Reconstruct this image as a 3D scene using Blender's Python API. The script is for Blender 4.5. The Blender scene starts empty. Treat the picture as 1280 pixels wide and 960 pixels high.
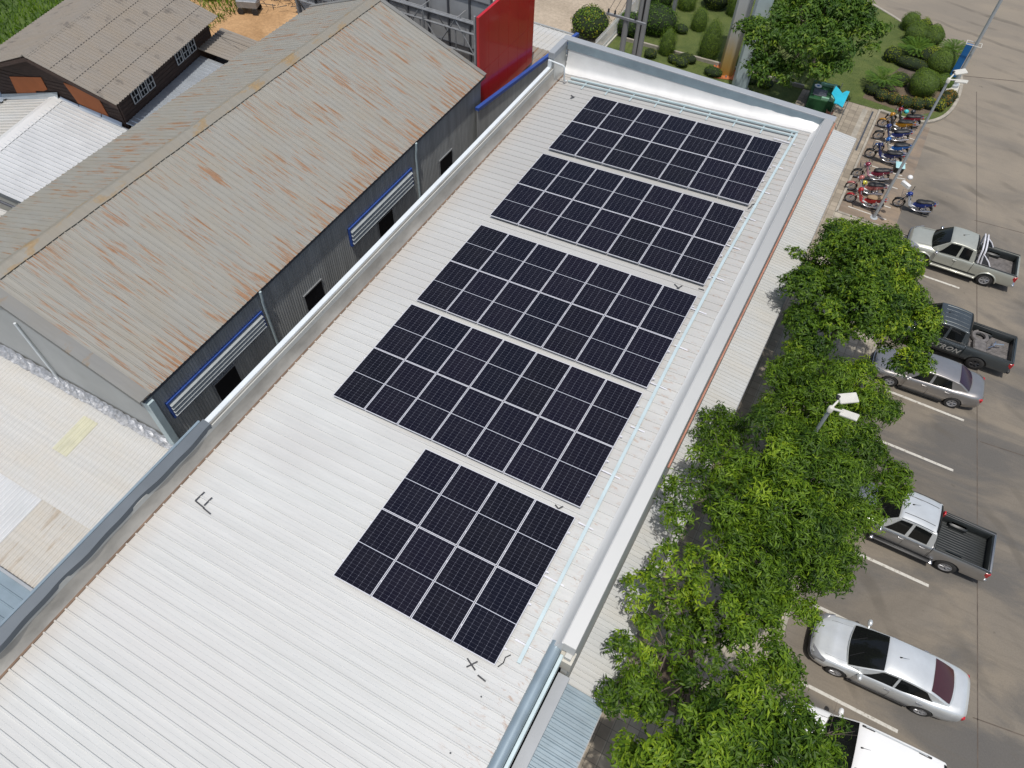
import bpy, bmesh, math, random
import numpy as np
from mathutils import Vector, Matrix, Euler

scene = bpy.context.scene
R = math.radians
rnd = random.Random(7)

# ------------------------------------------------------------------ camera, sky, sun, exposure
cam_data = bpy.data.cameras.new('camera')
cam = bpy.data.objects.new('camera', cam_data)
scene.collection.objects.link(cam)
cam_data.sensor_width = 36.0
cam_data.lens = 913.9 * 36.0 / 1280.0
cam_data.clip_start = 0.1
cam_data.clip_end = 2000.0
Mc = Matrix.Rotation(R(26.86), 4, 'Z') @ Matrix.Rotation(R(36.366), 4, 'X') @ Matrix.Rotation(R(2.382), 4, 'Z')
cam.matrix_world = Matrix.Translation((2.2125, -3.8633, 25.7267)) @ Mc
scene.camera = cam

SUN_EL, SUN_AZ = 75.0, 158.0          # azimuth from +Y towards +X
world = bpy.data.worlds.new('World')
scene.world = world
world.use_nodes = True
wn = world.node_tree
bg = wn.nodes['Background']
sky = wn.nodes.new('ShaderNodeTexSky')
sky.sky_type = 'NISHITA'
sky.sun_disc = False
sky.sun_elevation = R(SUN_EL)
sky.sun_rotation = R(SUN_AZ)
sky.air_density = 1.3
sky.dust_density = 3.0
sky.ozone_density = 1.0
wn.links.new(sky.outputs[0], bg.inputs[0])
bg.inputs[1].default_value = 0.11

sd = bpy.data.lights.new('sun', 'SUN')
sd.energy = 3.3
sd.angle = R(0.9)
sd.color = (1.0, 0.965, 0.91)
sun = bpy.data.objects.new('sun', sd)
scene.collection.objects.link(sun)
sv = Vector((math.cos(R(SUN_EL)) * math.sin(R(SUN_AZ)), math.cos(R(SUN_EL)) * math.cos(R(SUN_AZ)), math.sin(R(SUN_EL))))
sun.rotation_euler = sv.to_track_quat('Z', 'Y').to_euler()
sun.location = (0, 0, 60)

scene.view_settings.view_transform = 'Standard'
scene.view_settings.look = 'None'
scene.view_settings.exposure = -0.12
scene.view_settings.gamma = 1.0
scene.render.engine = 'CYCLES'

# ------------------------------------------------------------------ tagging helpers
def link(o, parent=None):
    scene.collection.objects.link(o)
    if parent is not None:
        o.parent = parent
    return o

def tag(o, label, cat, group=None):
    o['label'] = label
    o['category'] = cat
    if group:
        o['group'] = group
    return o

def thing(name, label, cat, loc=(0, 0, 0), rotz=0.0, group=None):
    o = bpy.data.objects.new(name, None)
    o.empty_display_size = 0.3
    o.location = loc
    o.rotation_euler = (0, 0, rotz)
    link(o)
    return tag(o, label, cat, group)

def struct(o):
    o['kind'] = 'structure'
    return o

# ------------------------------------------------------------------ mesh builder
class MB:
    def __init__(s):
        s.v = []
        s.f = []
        s.mi = []
        s.cur = 0

    def add(s, vs, fs):
        b = len(s.v)
        s.v += [tuple(p) for p in vs]
        s.f += [tuple(i + b for i in f) for f in fs]
        s.mi += [s.cur] * len(fs)
        return s

    def mat(s, i):
        s.cur = i
        return s

    def box(s, x0, x1, y0, y1, z0, z1, M=None):
        vs = [Vector(p) for p in ((x0, y0, z0), (x1, y0, z0), (x1, y1, z0), (x0, y1, z0), (x0, y0, z1), (x1, y0, z1), (x1, y1, z1), (x0, y1, z1))]
        if M is not None:
            vs = [M @ p for p in vs]
        return s.add(vs, [(0, 3, 2, 1), (4, 5, 6, 7), (0, 1, 5, 4), (1, 2, 6, 5), (2, 3, 7, 6), (3, 0, 4, 7)])

    def bbox(s, x0, x1, y0, y1, z0, z1, b=0.01, M=None):
        # box with chamfered top and vertical edges
        vs = []
        for (z, i) in ((z0, 0), (z1 - b, 0), (z1, b)):
            for (x, y) in ((x0 + i + b, y0 + i), (x1 - i - b, y0 + i), (x1 - i, y0 + i + b), (x1 - i, y1 - i - b), (x1 - i - b, y1 - i), (x0 + i + b, y1 - i), (x0 + i, y1 - i - b), (x0 + i, y0 + i + b)):
                vs.append(Vector((x, y, z)))
        if M is not None:
            vs = [M @ p for p in vs]
        fs = [tuple(range(7, -1, -1)), tuple(range(16, 24))]
        for k in range(2):
            for j in range(8):
                a = k * 8 + j
                c = k * 8 + (j + 1) % 8
                fs.append((a, c, c + 8, a + 8))
        return s.add(vs, fs)

    def quad(s, a, b, c, d):
        return s.add([a, b, c, d], [(0, 1, 2, 3)])

    def prism(s, pts, lo, hi, axis='z'):
        n = len(pts)
        def mk(p, h):
            if axis == 'z': return (p[0], p[1], h)
            if axis == 'y': return (p[0], h, p[1])
            return (h, p[0], p[1])
        vs = [mk(p, lo) for p in pts] + [mk(p, hi) for p in pts]
        fs = [tuple(range(n - 1, -1, -1)), tuple(range(n, 2 * n))]
        for i in range(n):
            j = (i + 1) % n
            fs.append((i, j, j + n, i + n))
        return s.add(vs, fs)

    def tube(s, p0, p1, r0, r1=None, n=8, cap=True):
        r1 = r0 if r1 is None else r1
        return s.path([p0, p1], [r0, r1], n, cap)

    def path(s, pts, rs, n=8, cap=True):
        pts = [Vector(p) for p in pts]
        if not isinstance(rs, (list, tuple)):
            rs = [rs] * len(pts)
        vs, fs = [], []
        prev = None
        for i, p in enumerate(pts):
            if i == 0: d = pts[1] - pts[0]
            elif i == len(pts) - 1: d = pts[-1] - pts[-2]
            else: d = (pts[i + 1] - pts[i - 1])
            if d.length < 1e-9: d = Vector((0, 0, 1))
            d.normalize()
            if prev is None:
                a = Vector((0, 0, 1)) if abs(d.z) < 0.9 else Vector((1, 0, 0))
                u = d.cross(a).normalized()
            else:
                u = (prev - d * prev.dot(d))
                u = u.normalized() if u.length > 1e-6 else d.orthogonal().normalized()
            prev = u
            w = d.cross(u)
            for k in range(n):
                t = 2 * math.pi * k / n
                vs.append(p + (u * math.cos(t) + w * math.sin(t)) * rs[i])
        m = len(pts)
        for i in range(m - 1):
            for k in range(n):
                k2 = (k + 1) % n
                fs.append((i * n + k, i * n + k2, (i + 1) * n + k2, (i + 1) * n + k))
        if cap:
            fs.append(tuple(range(n - 1, -1, -1)))
            fs.append(tuple((m - 1) * n + k for k in range(n)))
        return s.add(vs, fs)

    def lathe(s, prof, c=(0, 0, 0), n=20, axis='y', cap=True):
        # prof: list of (radius, height along axis)
        vs, fs = [], []
        for (r, h) in prof:
            for k in range(n):
                t = 2 * math.pi * k / n
                a, b = r * math.cos(t), r * math.sin(t)
                if axis == 'y': vs.append((c[0] + a, c[1] + h, c[2] + b))
                elif axis == 'z': vs.append((c[0] + a, c[1] + b, c[2] + h))
                else: vs.append((c[0] + h, c[1] + a, c[2] + b))
        m = len(prof)
        for i in range(m - 1):
            for k in range(n):
                k2 = (k + 1) % n
                fs.append((i * n + k, i * n + k2, (i + 1) * n + k2, (i + 1) * n + k))
        if cap:
            fs.append(tuple(range(n - 1, -1, -1)))
            fs.append(tuple((m - 1) * n + k for k in range(n)))
        return s.add(vs, fs)

    def loft(s, secs, closed=True, cap=True):
        n = len(secs[0])
        vs = [p for sec in secs for p in sec]
        fs = []
        for i in range(len(secs) - 1):
            for k in range(n if closed else n - 1):
                k2 = (k + 1) % n
                fs.append((i * n + k, i * n + k2, (i + 1) * n + k2, (i + 1) * n + k))
        if cap:
            fs.append(tuple(range(n - 1, -1, -1)))
            fs.append(tuple((len(secs) - 1) * n + k for k in range(n)))
        return s.add(vs, fs)

    def ball(s, c, rx, ry, rz, nu=12, nv=8):
        vs, fs = [], []
        for j in range(nv + 1):
            ph = math.pi * j / nv - math.pi / 2
            for k in range(nu):
                t = 2 * math.pi * k / nu
                vs.append((c[0] + rx * math.cos(ph) * math.cos(t), c[1] + ry * math.cos(ph) * math.sin(t), c[2] + rz * math.sin(ph)))
        for j in range(nv):
            for k in range(nu):
                k2 = (k + 1) % nu
                fs.append((j * nu + k, j * nu + k2, (j + 1) * nu + k2, (j + 1) * nu + k))
        return s.add(vs, fs)

    def mesh(s, name, mats, smooth=False):
        me = bpy.data.meshes.new(name)
        me.from_pydata(s.v, [], s.f)
        bm = bmesh.new()
        bm.from_mesh(me)
        bmesh.ops.recalc_face_normals(bm, faces=bm.faces)
        bm.to_mesh(me)
        bm.free()
        if not isinstance(mats, (list, tuple)):
            mats = [mats]
        for m in mats:
            me.materials.append(m)
        if len(mats) > 1:
            me.polygons.foreach_set('material_index', s.mi)
        if smooth:
            me.polygons.foreach_set('use_smooth', [True] * len(me.polygons))
            try:
                me.set_sharp_from_angle(angle=R(smooth if smooth is not True else 38))
            except Exception:
                pass
        me.update()
        return me

    def build(s, name, mats, parent=None, smooth=False, loc=None, rot=None):
        o = bpy.data.objects.new(name, s.mesh(name, mats, smooth))
        link(o, parent)
        if loc is not None: o.location = loc
        if rot is not None: o.rotation_euler = rot
        return o

def rib_sheet(mb, O, U, nper, period, prof, V, N, nv=1):
    """corrugated sheet: profile prof [(ds,h)] repeated nper times along U from O, ribs run along V"""
    O, U, V, N = Vector(O), Vector(U).normalized(), Vector(V), Vector(N).normalized()
    base = len(mb.v)
    cols = []
    for i in range(nper):
        for (ds, h) in prof:
            cols.append((i * period + ds, h))
    cols.append((nper * period, prof[0][1]))
    for j in range(nv + 1):
        for (s_, h) in cols:
            mb.v.append(tuple(O + U * s_ + N * h + V * (j / nv)))
    n = len(cols)
    for j in range(nv):
        for i in range(n - 1):
            a = base + j * n + i
            mb.f.append((a, a + 1, a + n + 1, a + n))
            mb.mi.append(mb.cur)

def sheet_build(mb, name, m, parent, thick=0.012, smooth=False):
    o = mb.build(name, m, parent, smooth)
    md = o.modifiers.new('thickness', 'SOLIDIFY')
    md.thickness = thick
    md.offset = -1
    return o

# ------------------------------------------------------------------ materials
def newmat(name):
    m = bpy.data.materials.new(name)
    m.use_nodes = True
    nt = m.node_tree
    return m, nt, nt.nodes['Principled BSDF']

def N(nt, t, **kw):
    n = nt.nodes.new(t)
    for k, v in kw.items():
        setattr(n, k, v)
    return n

def coords(nt, scale=(1, 1, 1), kind='Object', rot=(0, 0, 0)):
    tc = N(nt, 'ShaderNodeTexCoord')
    mp = N(nt, 'ShaderNodeMapping')
    mp.inputs['Scale'].default_value = scale
    mp.inputs['Rotation'].default_value = rot
    nt.links.new(tc.outputs[kind], mp.inputs[0])
    return mp.outputs[0]

def noise(nt, vec, scale, detail=4.0, rough=0.6, dist=0.0):
    n = N(nt, 'ShaderNodeTexNoise')
    n.inputs['Scale'].default_value = scale
    n.inputs['Detail'].default_value = detail
    n.inputs['Roughness'].default_value = rough
    n.inputs['Distortion'].default_value = dist
    nt.links.new(vec, n.inputs['Vector'])
    return n.outputs[0]

def ramp(nt, fac, stops):
    r = N(nt, 'ShaderNodeValToRGB')
    cr = r.color_ramp
    while len(cr.elements) > 1:
        cr.elements.remove(cr.elements[-1])
    for i, (p, c) in enumerate(stops):
        e = cr.elements[0] if i == 0 else cr.elements.new(p)
        e.position = p
        if not isinstance(c, (list, tuple)):
            c = (c, c, c)
        e.color = (c[0], c[1], c[2], 1)
    nt.links.new(fac, r.inputs[0])
    return r.outputs[0]

def mix(nt, fac, a, b, mode='MIX'):
    n = N(nt, 'ShaderNodeMix', data_type='RGBA', blend_type=mode)
    for sock, val in ((n.inputs[0], fac), (n.inputs[6], a), (n.inputs[7], b)):
        if hasattr(val, 'links') or hasattr(val, 'is_linked'):
            nt.links.new(val, sock)
        elif isinstance(val, (int, float)):
            sock.default_value = val
        else:
            sock.default_value = (val[0], val[1], val[2], 1)
    return n.outputs[2]

def math_(nt, op, a, b=0.0):
    n = N(nt, 'ShaderNodeMath', operation=op)
    for i, v in enumerate((a, b)):
        if hasattr(v, 'is_linked'):
            nt.links.new(v, n.inputs[i])
        else:
            n.inputs[i].default_value = v
    return n.outputs[0]

def bump(nt, bsdf, h, strength=0.3, dist=0.01):
    b = N(nt, 'ShaderNodeBump')
    b.inputs['Strength'].default_value = strength
    b.inputs['Distance'].default_value = dist
    nt.links.new(h, b.inputs['Height'])
    nt.links.new(b.outputs[0], bsdf.inputs['Normal'])

def simple(name, col, rough=0.6, metal=0.0, var=0.12, scale=3.0, coat=0.0, stretch=(1, 1, 1), bumps=0.0, spec=0.5, emit=None):
    m, nt, b = newmat(name)
    v = coords(nt, stretch)
    nz = noise(nt, v, scale, 5, 0.6)
    lo = tuple(c * (1 - var) for c in col)
    hi = tuple(min(1, c * (1 + var)) for c in col)
    c = ramp(nt, nz, [(0.3, lo), (0.7, hi)])
    nt.links.new(c, b.inputs['Base Color'])
    b.inputs['Roughness'].default_value = rough
    b.inputs['Metallic'].default_value = metal
    b.inputs['Coat Weight'].default_value = coat
    b.inputs['Coat Roughness'].default_value = 0.06
    b.inputs['Specular IOR Level'].default_value = spec
    if bumps:
        bump(nt, b, noise(nt, v, scale * 6, 4), bumps, 0.01)
    return m

def mat_roof_white():
    m, nt, b = newmat('white_painted_sheet')
    v = coords(nt)
    st = coords(nt, (0.22, 3.05, 1))
    big = noise(nt, coords(nt, (0.12, 0.35, 1)), 1.2, 3)
    streak = noise(nt, st, 1.6, 5, 0.65)
    fine = noise(nt, coords(nt, (0.8, 14, 1)), 2.0, 4)
    c = ramp(nt, streak, [(0.3, (0.505, 0.512, 0.498)), (0.55, (0.555, 0.562, 0.547)), (0.75, (0.595, 0.602, 0.587))])
    c = mix(nt, ramp(nt, big, [(0.35, 0.0), (0.7, 0.5)]), c, (0.55, 0.54, 0.525))
    c = mix(nt, ramp(nt, fine, [(0.5, 0.0), (0.8, 0.18)]), c, (0.45, 0.44, 0.42))
    sep = N(nt, 'ShaderNodeSeparateXYZ')
    nt.links.new(v, sep.inputs[0])
    # whole area gets greyer towards the back (y > 12)
    back = math_(nt, 'MULTIPLY', math_(nt, 'SUBTRACT', sep.outputs[1], 2.0), 0.05)
    back = ramp(nt, math_(nt, 'ADD', back, math_(nt, 'MULTIPLY', math_(nt, 'SUBTRACT', big, 0.5), 0.7)), [(0.0, 0.0), (0.8, 0.92)])
    c = mix(nt, back, c, (0.395, 0.39, 0.375))
    # rusty lap stains near the two long edges and dirt pools
    patch = noise(nt, coords(nt, (1.2, 3.0, 1)), 2.6, 6, 0.7, 0.6)
    edge_r = ramp(nt, math_(nt, 'MULTIPLY', math_(nt, 'ADD', sep.outputs[0], 0.4), 1.1), [(0.0, 0.0), (1.0, 1.0)])
    rr = math_(nt, 'MULTIPLY', edge_r, ramp(nt, patch, [(0.56, 0.0), (0.66, 1.0)]))
    c = mix(nt, math_(nt, 'MULTIPLY', rr, 0.6), c, (0.36, 0.22, 0.14))
    edge_l = ramp(nt, math_(nt, 'MULTIPLY', math_(nt, 'ADD', sep.outputs[0], 10.1), 1.3), [(0.0, 1.0), (1.0, 0.0)])
    c = mix(nt, math_(nt, 'MULTIPLY', edge_l, 0.4), c, (0.42, 0.36, 0.30))
    # old bluish-black sealant runs left of the arrays
    sp = noise(nt, coords(nt, (0.9, 9, 1)), 1.5, 6, 0.7)
    area = ramp(nt, math_(nt, 'MULTIPLY', math_(nt, 'ADD', sep.outputs[0], 10.0), 0.18), [(0.0, 0.0), (0.2, 1.0), (0.5, 1.0), (0.7, 0.0)])
    area = math_(nt, 'MULTIPLY', area, ramp(nt, math_(nt, 'MULTIPLY', sep.outputs[1], 0.1), [(0.25, 0.0), (0.4, 1.0)]))
    c = mix(nt, math_(nt, 'MULTIPLY', math_(nt, 'MULTIPLY', area, ramp(nt, sp, [(0.66, 0.0), (0.74, 1.0)])), 0.6), c, (0.24, 0.27, 0.27))
    nt.links.new(c, b.inputs['Base Color'])
    b.inputs['Roughness'].default_value = 0.48
    bump(nt, b, noise(nt, coords(nt, (0.5, 2, 1)), 2.0, 3), 0.12, 0.03)
    return m

def mat_rusty(name, base, rust, amount=0.62, sx=0.75, sy=7.0, axis_rot=0.0, rough=0.55, warm=0.93, eave=None):
    m, nt, b = newmat(name)
    v = coords(nt, (1, 1, 1), rot=(0, 0, axis_rot))
    vs = coords(nt, (sx, sy, 1), rot=(0, 0, axis_rot))
    pan = noise(nt, coords(nt, (0.05, 2.7, 1), rot=(0, 0, axis_rot)), 2.3, 3)
    col = ramp(nt, pan, [(0.3, tuple(c * 0.92 for c in base)), (0.7, tuple(c * 1.06 for c in base))])
    dirt = noise(nt, coords(nt, (0.4, 1.0, 1)), 1.1, 5)
    col = mix(nt, ramp(nt, dirt, [(0.4, 0.0), (0.75, 0.55)]), col, (base[0] * 1.02, base[1] * warm, base[2] * (2.4 * warm - 1.43)))
    s1 = noise(nt, vs, 1.0, 6, 0.62, 0.25)
    s2 = noise(nt, coords(nt, (0.35, 0.8, 1)), 1.0, 3)
    k = math_(nt, 'ADD', s1, math_(nt, 'MULTIPLY', math_(nt, 'SUBTRACT', s2, 0.5), 0.35))
    if eave is not None:   # rust creeps up from the lower sheet ends
        se = N(nt, 'ShaderNodeSeparateXYZ')
        nt.links.new(v, se.inputs[0])
        e = ramp(nt, math_(nt, 'MULTIPLY', math_(nt, 'SUBTRACT', se.outputs[0], eave - 1.3), 0.75), [(0.0, 0.0), (1.0, 1.0)])
        k = math_(nt, 'ADD', k, math_(nt, 'MULTIPLY', e, 0.075))
    f = ramp(nt, k, [(amount, 0.0), (amount + 0.03, 0.45), (amount + 0.11, 0.92)])
    col = mix(nt, f, col, mix(nt, noise(nt, v, 9, 4), tuple(c * 0.7 for c in rust), tuple(c * 1.5 for c in rust)))
    nt.links.new(col, b.inputs['Base Color'])
    b.inputs['Roughness'].default_value = rough
    return m

def mat_concrete(name, base, stain=0.5, joint=False, scale=1.0, road=False):
    m, nt, b = newmat(name)
    v = coords(nt)
    n1 = noise(nt, v, 0.22 * scale, 6, 0.6, 0.6)
    n2 = noise(nt, coords(nt, (0.30, 0.95, 1), rot=(0, 0, 0.16)), 0.42 * scale, 6, 0.60, 0.9)
    n5 = noise(nt, coords(nt, (0.25, 3.0, 1), rot=(0, 0, 0.1)), 1.3 * scale, 5, 0.7, 0.6)
    n3 = noise(nt, v, 18 * scale, 4, 0.7)
    c = ramp(nt, n1, [(0.3, tuple(x * 0.80 for x in base)), (0.5, base), (0.72, (base[0] * 1.22, base[1] * 1.18, base[2] * 1.10))])
    c = mix(nt, ramp(nt, n2, [(0.47, 0.0), (0.60, stain)]), c, (base[0] * .46, base[0] * .45, base[0] * .44))
    c = mix(nt, ramp(nt, n5, [(0.50, 0.0), (0.72, 0.38)]), c, tuple(x * 0.6 for x in base))
    if road:   # the through road at the back is cleaner and paler than the bays
        sp_ = N(nt, 'ShaderNodeSeparateXYZ')
        nt.links.new(v, sp_.inputs[0])
        k = math_(nt, 'ADD', math_(nt, 'MULTIPLY', math_(nt, 'SUBTRACT', sp_.outputs[1], 22.0), 0.04), math_(nt, 'MULTIPLY', math_(nt, 'SUBTRACT', n1, 0.5), 1.6))
        c = mix(nt, ramp(nt, k, [(0.0, 0.0), (0.9, 0.55)]), c, (base[0] * 1.65, base[1] * 1.62, base[2] * 1.56))
    c = mix(nt, 0.5, c, ramp(nt, n3, [(0.25, 0.72), (0.75, 1.2)]), 'MULTIPLY')
    # tyre sweeps: thin rings of rubber
    w = N(nt, 'ShaderNodeTexWave', wave_type='RINGS', rings_direction='Z')
    w.inputs['Scale'].default_value = 0.16
    w.inputs['Distortion'].default_value = 7.0
    w.inputs['Detail'].default_value = 3.0
    w.inputs['Detail Scale'].default_value = 0.6
    nt.links.new(coords(nt, (1, 1, 1)), w.inputs['Vector'])
    lines = ramp(nt, w.outputs[0], [(0.86, 0.0), (0.97, 1.0)])
    msk = ramp(nt, noise(nt, v, 0.35, 3), [(0.45, 0.0), (0.65, 0.55)])
    c = mix(nt, math_(nt, 'MULTIPLY', lines, msk), c, tuple(x * 0.5 for x in base))
    sp = noise(nt, v, 2.2, 3, 0.5)
    c = mix(nt, ramp(nt, sp, [(0.70, 0.0), (0.76, 0.5)]), c, tuple(x * 0.45 for x in base))
    nt.links.new(c, b.inputs['Base Color'])
    b.inputs['Roughness'].default_value = 0.82
    bump(nt, b, n3, 0.25, 0.01)
    return m

def mat_pavers(name, base, sz=0.4, rot=0.0):
    m, nt, b = newmat(name)
    v = coords(nt, rot=(0, 0, rot))
    br = N(nt, 'ShaderNodeTexBrick')
    br.offset = 0.0
    br.inputs['Scale'].default_value = 1.0
    br.inputs['Brick Width'].default_value = sz
    br.inputs['Row Height'].default_value = sz
    br.inputs['Mortar Size'].default_value = 0.012
    br.inputs['Mortar Smooth'].default_value = 0.3
    br.inputs['Color1'].default_value = (*[x * 0.82 for x in base], 1)
    br.inputs['Color2'].default_value = (*[x * 1.15 for x in base], 1)
    br.inputs['Mortar'].default_value = (*[x * 0.5 for x in base], 1)
    nt.links.new(v, br.inputs['Vector'])
    n1 = noise(nt, v, 1.3, 6, 0.7)
    c = mix(nt, 0.7, br.outputs[0], ramp(nt, n1, [(0.3, 0.65), (0.7, 1.2)]), 'MULTIPLY')
    nt.links.new(c, b.inputs['Base Color'])
    b.inputs['Roughness'].default_value = 0.85
    return m

def mat_soil(name, a, c2, rough=0.95, scale=0.6):
    m, nt, b = newmat(name)
    v = coords(nt)
    c = ramp(nt, noise(nt, v, scale, 8, 0.65, 0.5), [(0.3, a), (0.7, c2)])
    c = mix(nt, 0.6, c, ramp(nt, noise(nt, v, scale * 14, 5, 0.7), [(0.3, 0.6), (0.7, 1.3)]), 'MULTIPLY')
    nt.links.new(c, b.inputs['Base Color'])
    b.inputs['Roughness'].default_value = rough
    bump(nt, b, noise(nt, v, scale * 20, 5), 0.5, 0.03)
    return m

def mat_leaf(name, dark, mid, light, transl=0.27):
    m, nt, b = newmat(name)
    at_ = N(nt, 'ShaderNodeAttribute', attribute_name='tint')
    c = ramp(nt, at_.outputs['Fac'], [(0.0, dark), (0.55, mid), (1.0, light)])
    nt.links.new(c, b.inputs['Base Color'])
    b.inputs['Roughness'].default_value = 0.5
    b.inputs['Specular IOR Level'].default_value = 0.25
    tr = N(nt, 'ShaderNodeBsdfTranslucent')
    br = mix(nt, 1.0, c, (1.25, 1.5, 0.5), 'MULTIPLY')
    nt.links.new(br, tr.inputs[0])
    ms = N(nt, 'ShaderNodeMixShader')
    ms.inputs[0].default_value = transl
    nt.links.new(b.outputs[0], ms.inputs[1])
    nt.links.new(tr.outputs[0], ms.inputs[2])
    nt.links.new(ms.outputs[0], nt.nodes['Material Output'].inputs[0])
    return m

def mat_paint(name, col, metal=0.55, rough=0.32, dirt=0.15, flip=None):
    m, nt, b = newmat(name)
    v = coords(nt)
    n1 = noise(nt, v, 1.6, 5, 0.6)
    c = ramp(nt, n1, [(0.35, tuple(x * (1 - dirt) for x in col)), (0.7, col)])
    # road dust low on the bodywork
    sep = N(nt, 'ShaderNodeSeparateXYZ')
    nt.links.new(v, sep.inputs[0])
    low = ramp(nt, sep.outputs[2], [(0.25, 0.5), (0.6, 0.0)])
    c = mix(nt, low, c, (0.17, 0.145, 0.12))
    nt.links.new(c, b.inputs['Base Color'])
    b.inputs['Metallic'].default_value = metal
    nt.links.new(ramp(nt, n1, [(0.3, rough + 0.08), (0.7, rough)]), b.inputs['Roughness'])
    b.inputs['Coat Weight'].default_value = 0.7
    b.inputs['Coat Roughness'].default_value = 0.08
    return m

def mat_solar():
    m, nt, b = newmat('solar_cells')
    tc = N(nt, 'ShaderNodeTexCoord')
    sep = N(nt, 'ShaderNodeSeparateXYZ')
    nt.links.new(tc.outputs['Object'], sep.inputs[0])
    def line(sock, pitch, half):
        # 1 inside a line centred on multiples of pitch
        a = math_(nt, 'DIVIDE', sock, pitch)
        fr = math_(nt, 'FRACT', math_(nt, 'ADD', a, 0.5))
        d = math_(nt, 'MULTIPLY', math_(nt, 'ABSOLUTE', math_(nt, 'SUBTRACT', fr, 0.5)), pitch)
        return math_(nt, 'LESS_THAN', d, half)
    lx = line(sep.outputs[0], 1.102 / 6, 0.0022)
    ly = line(sep.outputs[1], 2.062 / 22, 0.0011)
    mid = math_(nt, 'LESS_THAN', math_(nt, 'ABSOLUTE', sep.outputs[1]), 0.0085)
    edge = math_(nt, 'MAXIMUM', math_(nt, 'GREATER_THAN', math_(nt, 'ABSOLUTE', sep.outputs[0]), 0.551), math_(nt, 'GREATER_THAN', math_(nt, 'ABSOLUTE', sep.outputs[1]), 1.031))
    # dashed look: the busbar gaps show at the pseudo-square corners of the cells
    ca = math_(nt, 'FRACT', math_(nt, 'ADD', math_(nt, 'DIVIDE', sep.outputs[1], 2.062 / 22), 0.5))
    dash = math_(nt, 'MULTIPLY', math_(nt, 'ADD', math_(nt, 'MULTIPLY', math_(nt, 'ABSOLUTE', math_(nt, 'SUBTRACT', ca, 0.5)), -1.3), 1.0), 1.0)
    f = math_(nt, 'MULTIPLY', math_(nt, 'MAXIMUM', lx, math_(nt, 'MULTIPLY', ly, 0.55)), dash)
    info = N(nt, 'ShaderNodeObjectInfo')
    cell = ramp(nt, info.outputs['Random'], [(0.0, (0.0055, 0.0065, 0.014)), (0.5, (0.008, 0.0075, 0.016)), (1.0, (0.006, 0.0065, 0.012))])
    fine = line(sep.outputs[0], 1.102 / 60, 0.0007)
    dust = noise(nt, coords(nt, (1, 1, 1)), 1.3, 4)
    cell = mix(nt, ramp(nt, dust, [(0.3, 0.0), (0.8, 0.02)]), cell, (0.4, 0.38, 0.36))
    c = mix(nt, f, cell, (0.24, 0.25, 0.31))
    c = mix(nt, math_(nt, 'MAXIMUM', mid, edge), c, (0.50, 0.52, 0.58))
    nt.links.new(c, b.inputs['Base Color'])
    b.inputs['Roughness'].default_value = 0.12
    b.inputs['Specular IOR Level'].default_value = 0.08
    return m

M = {}
M['roof_white'] = mat_roof_white()
M['galv'] = simple('galvanised_flashing', (0.46, 0.47, 0.46), 0.42, 0.45, 0.16, 1.2, stretch=(1, 0.5, 1), bumps=0.15)
M['galv_dull'] = simple('dull_curved_lining', (0.33, 0.315, 0.285), 0.5, 0.2, 0.28, 1.6, stretch=(1, 0.5, 1), bumps=0.15)
M['galv_bright'] = simple('bright_white_flashing', (0.66, 0.66, 0.65), 0.45, 0.1, 0.06, 1.5, stretch=(1, 0.3, 1))
M['cap_white'] = simple('white_box_capping', (0.60, 0.60, 0.59), 0.5, 0.0, 0.06, 0.8)
M['cap_grey'] = simple('grey_capping', (0.34, 0.36, 0.38), 0.5, 0.1, 0.08, 0.8)
M['shade_slate'] = simple('slate_blue_shade', (0.105, 0.125, 0.145), 0.6, 0.05, 0.10, 1.0)
M['blue_grey_metal'] = simple('blue_grey_metal', (0.27, 0.34, 0.385), 0.36, 0.3, 0.12, 1.4, stretch=(1, 1, 1))
M['pale_blue_steel'] = simple('pale_blue_steel', (0.50, 0.60, 0.62), 0.45, 0.15, 0.08, 2.0)
M['gutter_dirt'] = simple('rust_dirt', (0.17, 0.115, 0.08), 0.9, 0.0, 0.35, 2.5, stretch=(3, 1, 1))
M['cream'] = simple('cream_render', (0.52, 0.50, 0.44), 0.85, 0, 0.08, 1.5)
M['render_wall'] = simple('painted_render_wall', (0.5, 0.5, 0.47), 0.85, 0, 0.08, 0.9)
M['orange_conduit'] = simple('orange_conduit', (0.40, 0.19, 0.13), 0.6, 0, 0.25, 4)
M['pvc_white'] = simple('white_pvc', (0.66, 0.70, 0.72), 0.4, 0, 0.05, 3)
M['dark_tape'] = simple('black_tape', (0.05, 0.05, 0.055), 0.7, 0, 0.2, 6)
M['alu'] = simple('anodised_aluminium', (0.70, 0.70, 0.74), 0.45, 0.1, 0.05, 5)
M['solar'] = mat_solar()
M['dark_back'] = simple('panel_backsheet', (0.3, 0.3, 0.3), 0.7)
M['canopy_white'] = mat_rusty('canopy_pale_sheet', (0.47, 0.48, 0.475), (0.30, 0.22, 0.15), 0.74, 0.5, 3.0)
M['rust_roof'] = mat_rusty('rust_streaked_grey_sheet', (0.272, 0.264, 0.236), (0.245, 0.125, 0.058), 0.562, 0.75, 12.0, eave=-13.57)
M['rust_ridge'] = mat_rusty('stained_ridge_cap', (0.25, 0.235, 0.20), (0.26, 0.18, 0.09), 0.56, 2.5, 0.9)
M['verge_grey'] = mat_rusty('stained_verge_flashing', (0.20, 0.20, 0.19), (0.20, 0.15, 0.10), 0.62, 3, 1)
M['wall_sheet'] = simple('grey_green_wall_sheet', (0.36, 0.37, 0.365), 0.5, 0.1, 0.18, 0.7, stretch=(1, 6, 0.3))
M['wall_gable'] = simple('pale_gable_wall', (0.42, 0.43, 0.42), 0.7, 0, 0.08, 0.6)
M['blue_trim'] = simple('blue_painted_trim', (0.035, 0.085, 0.33), 0.45, 0, 0.12, 3)
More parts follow.
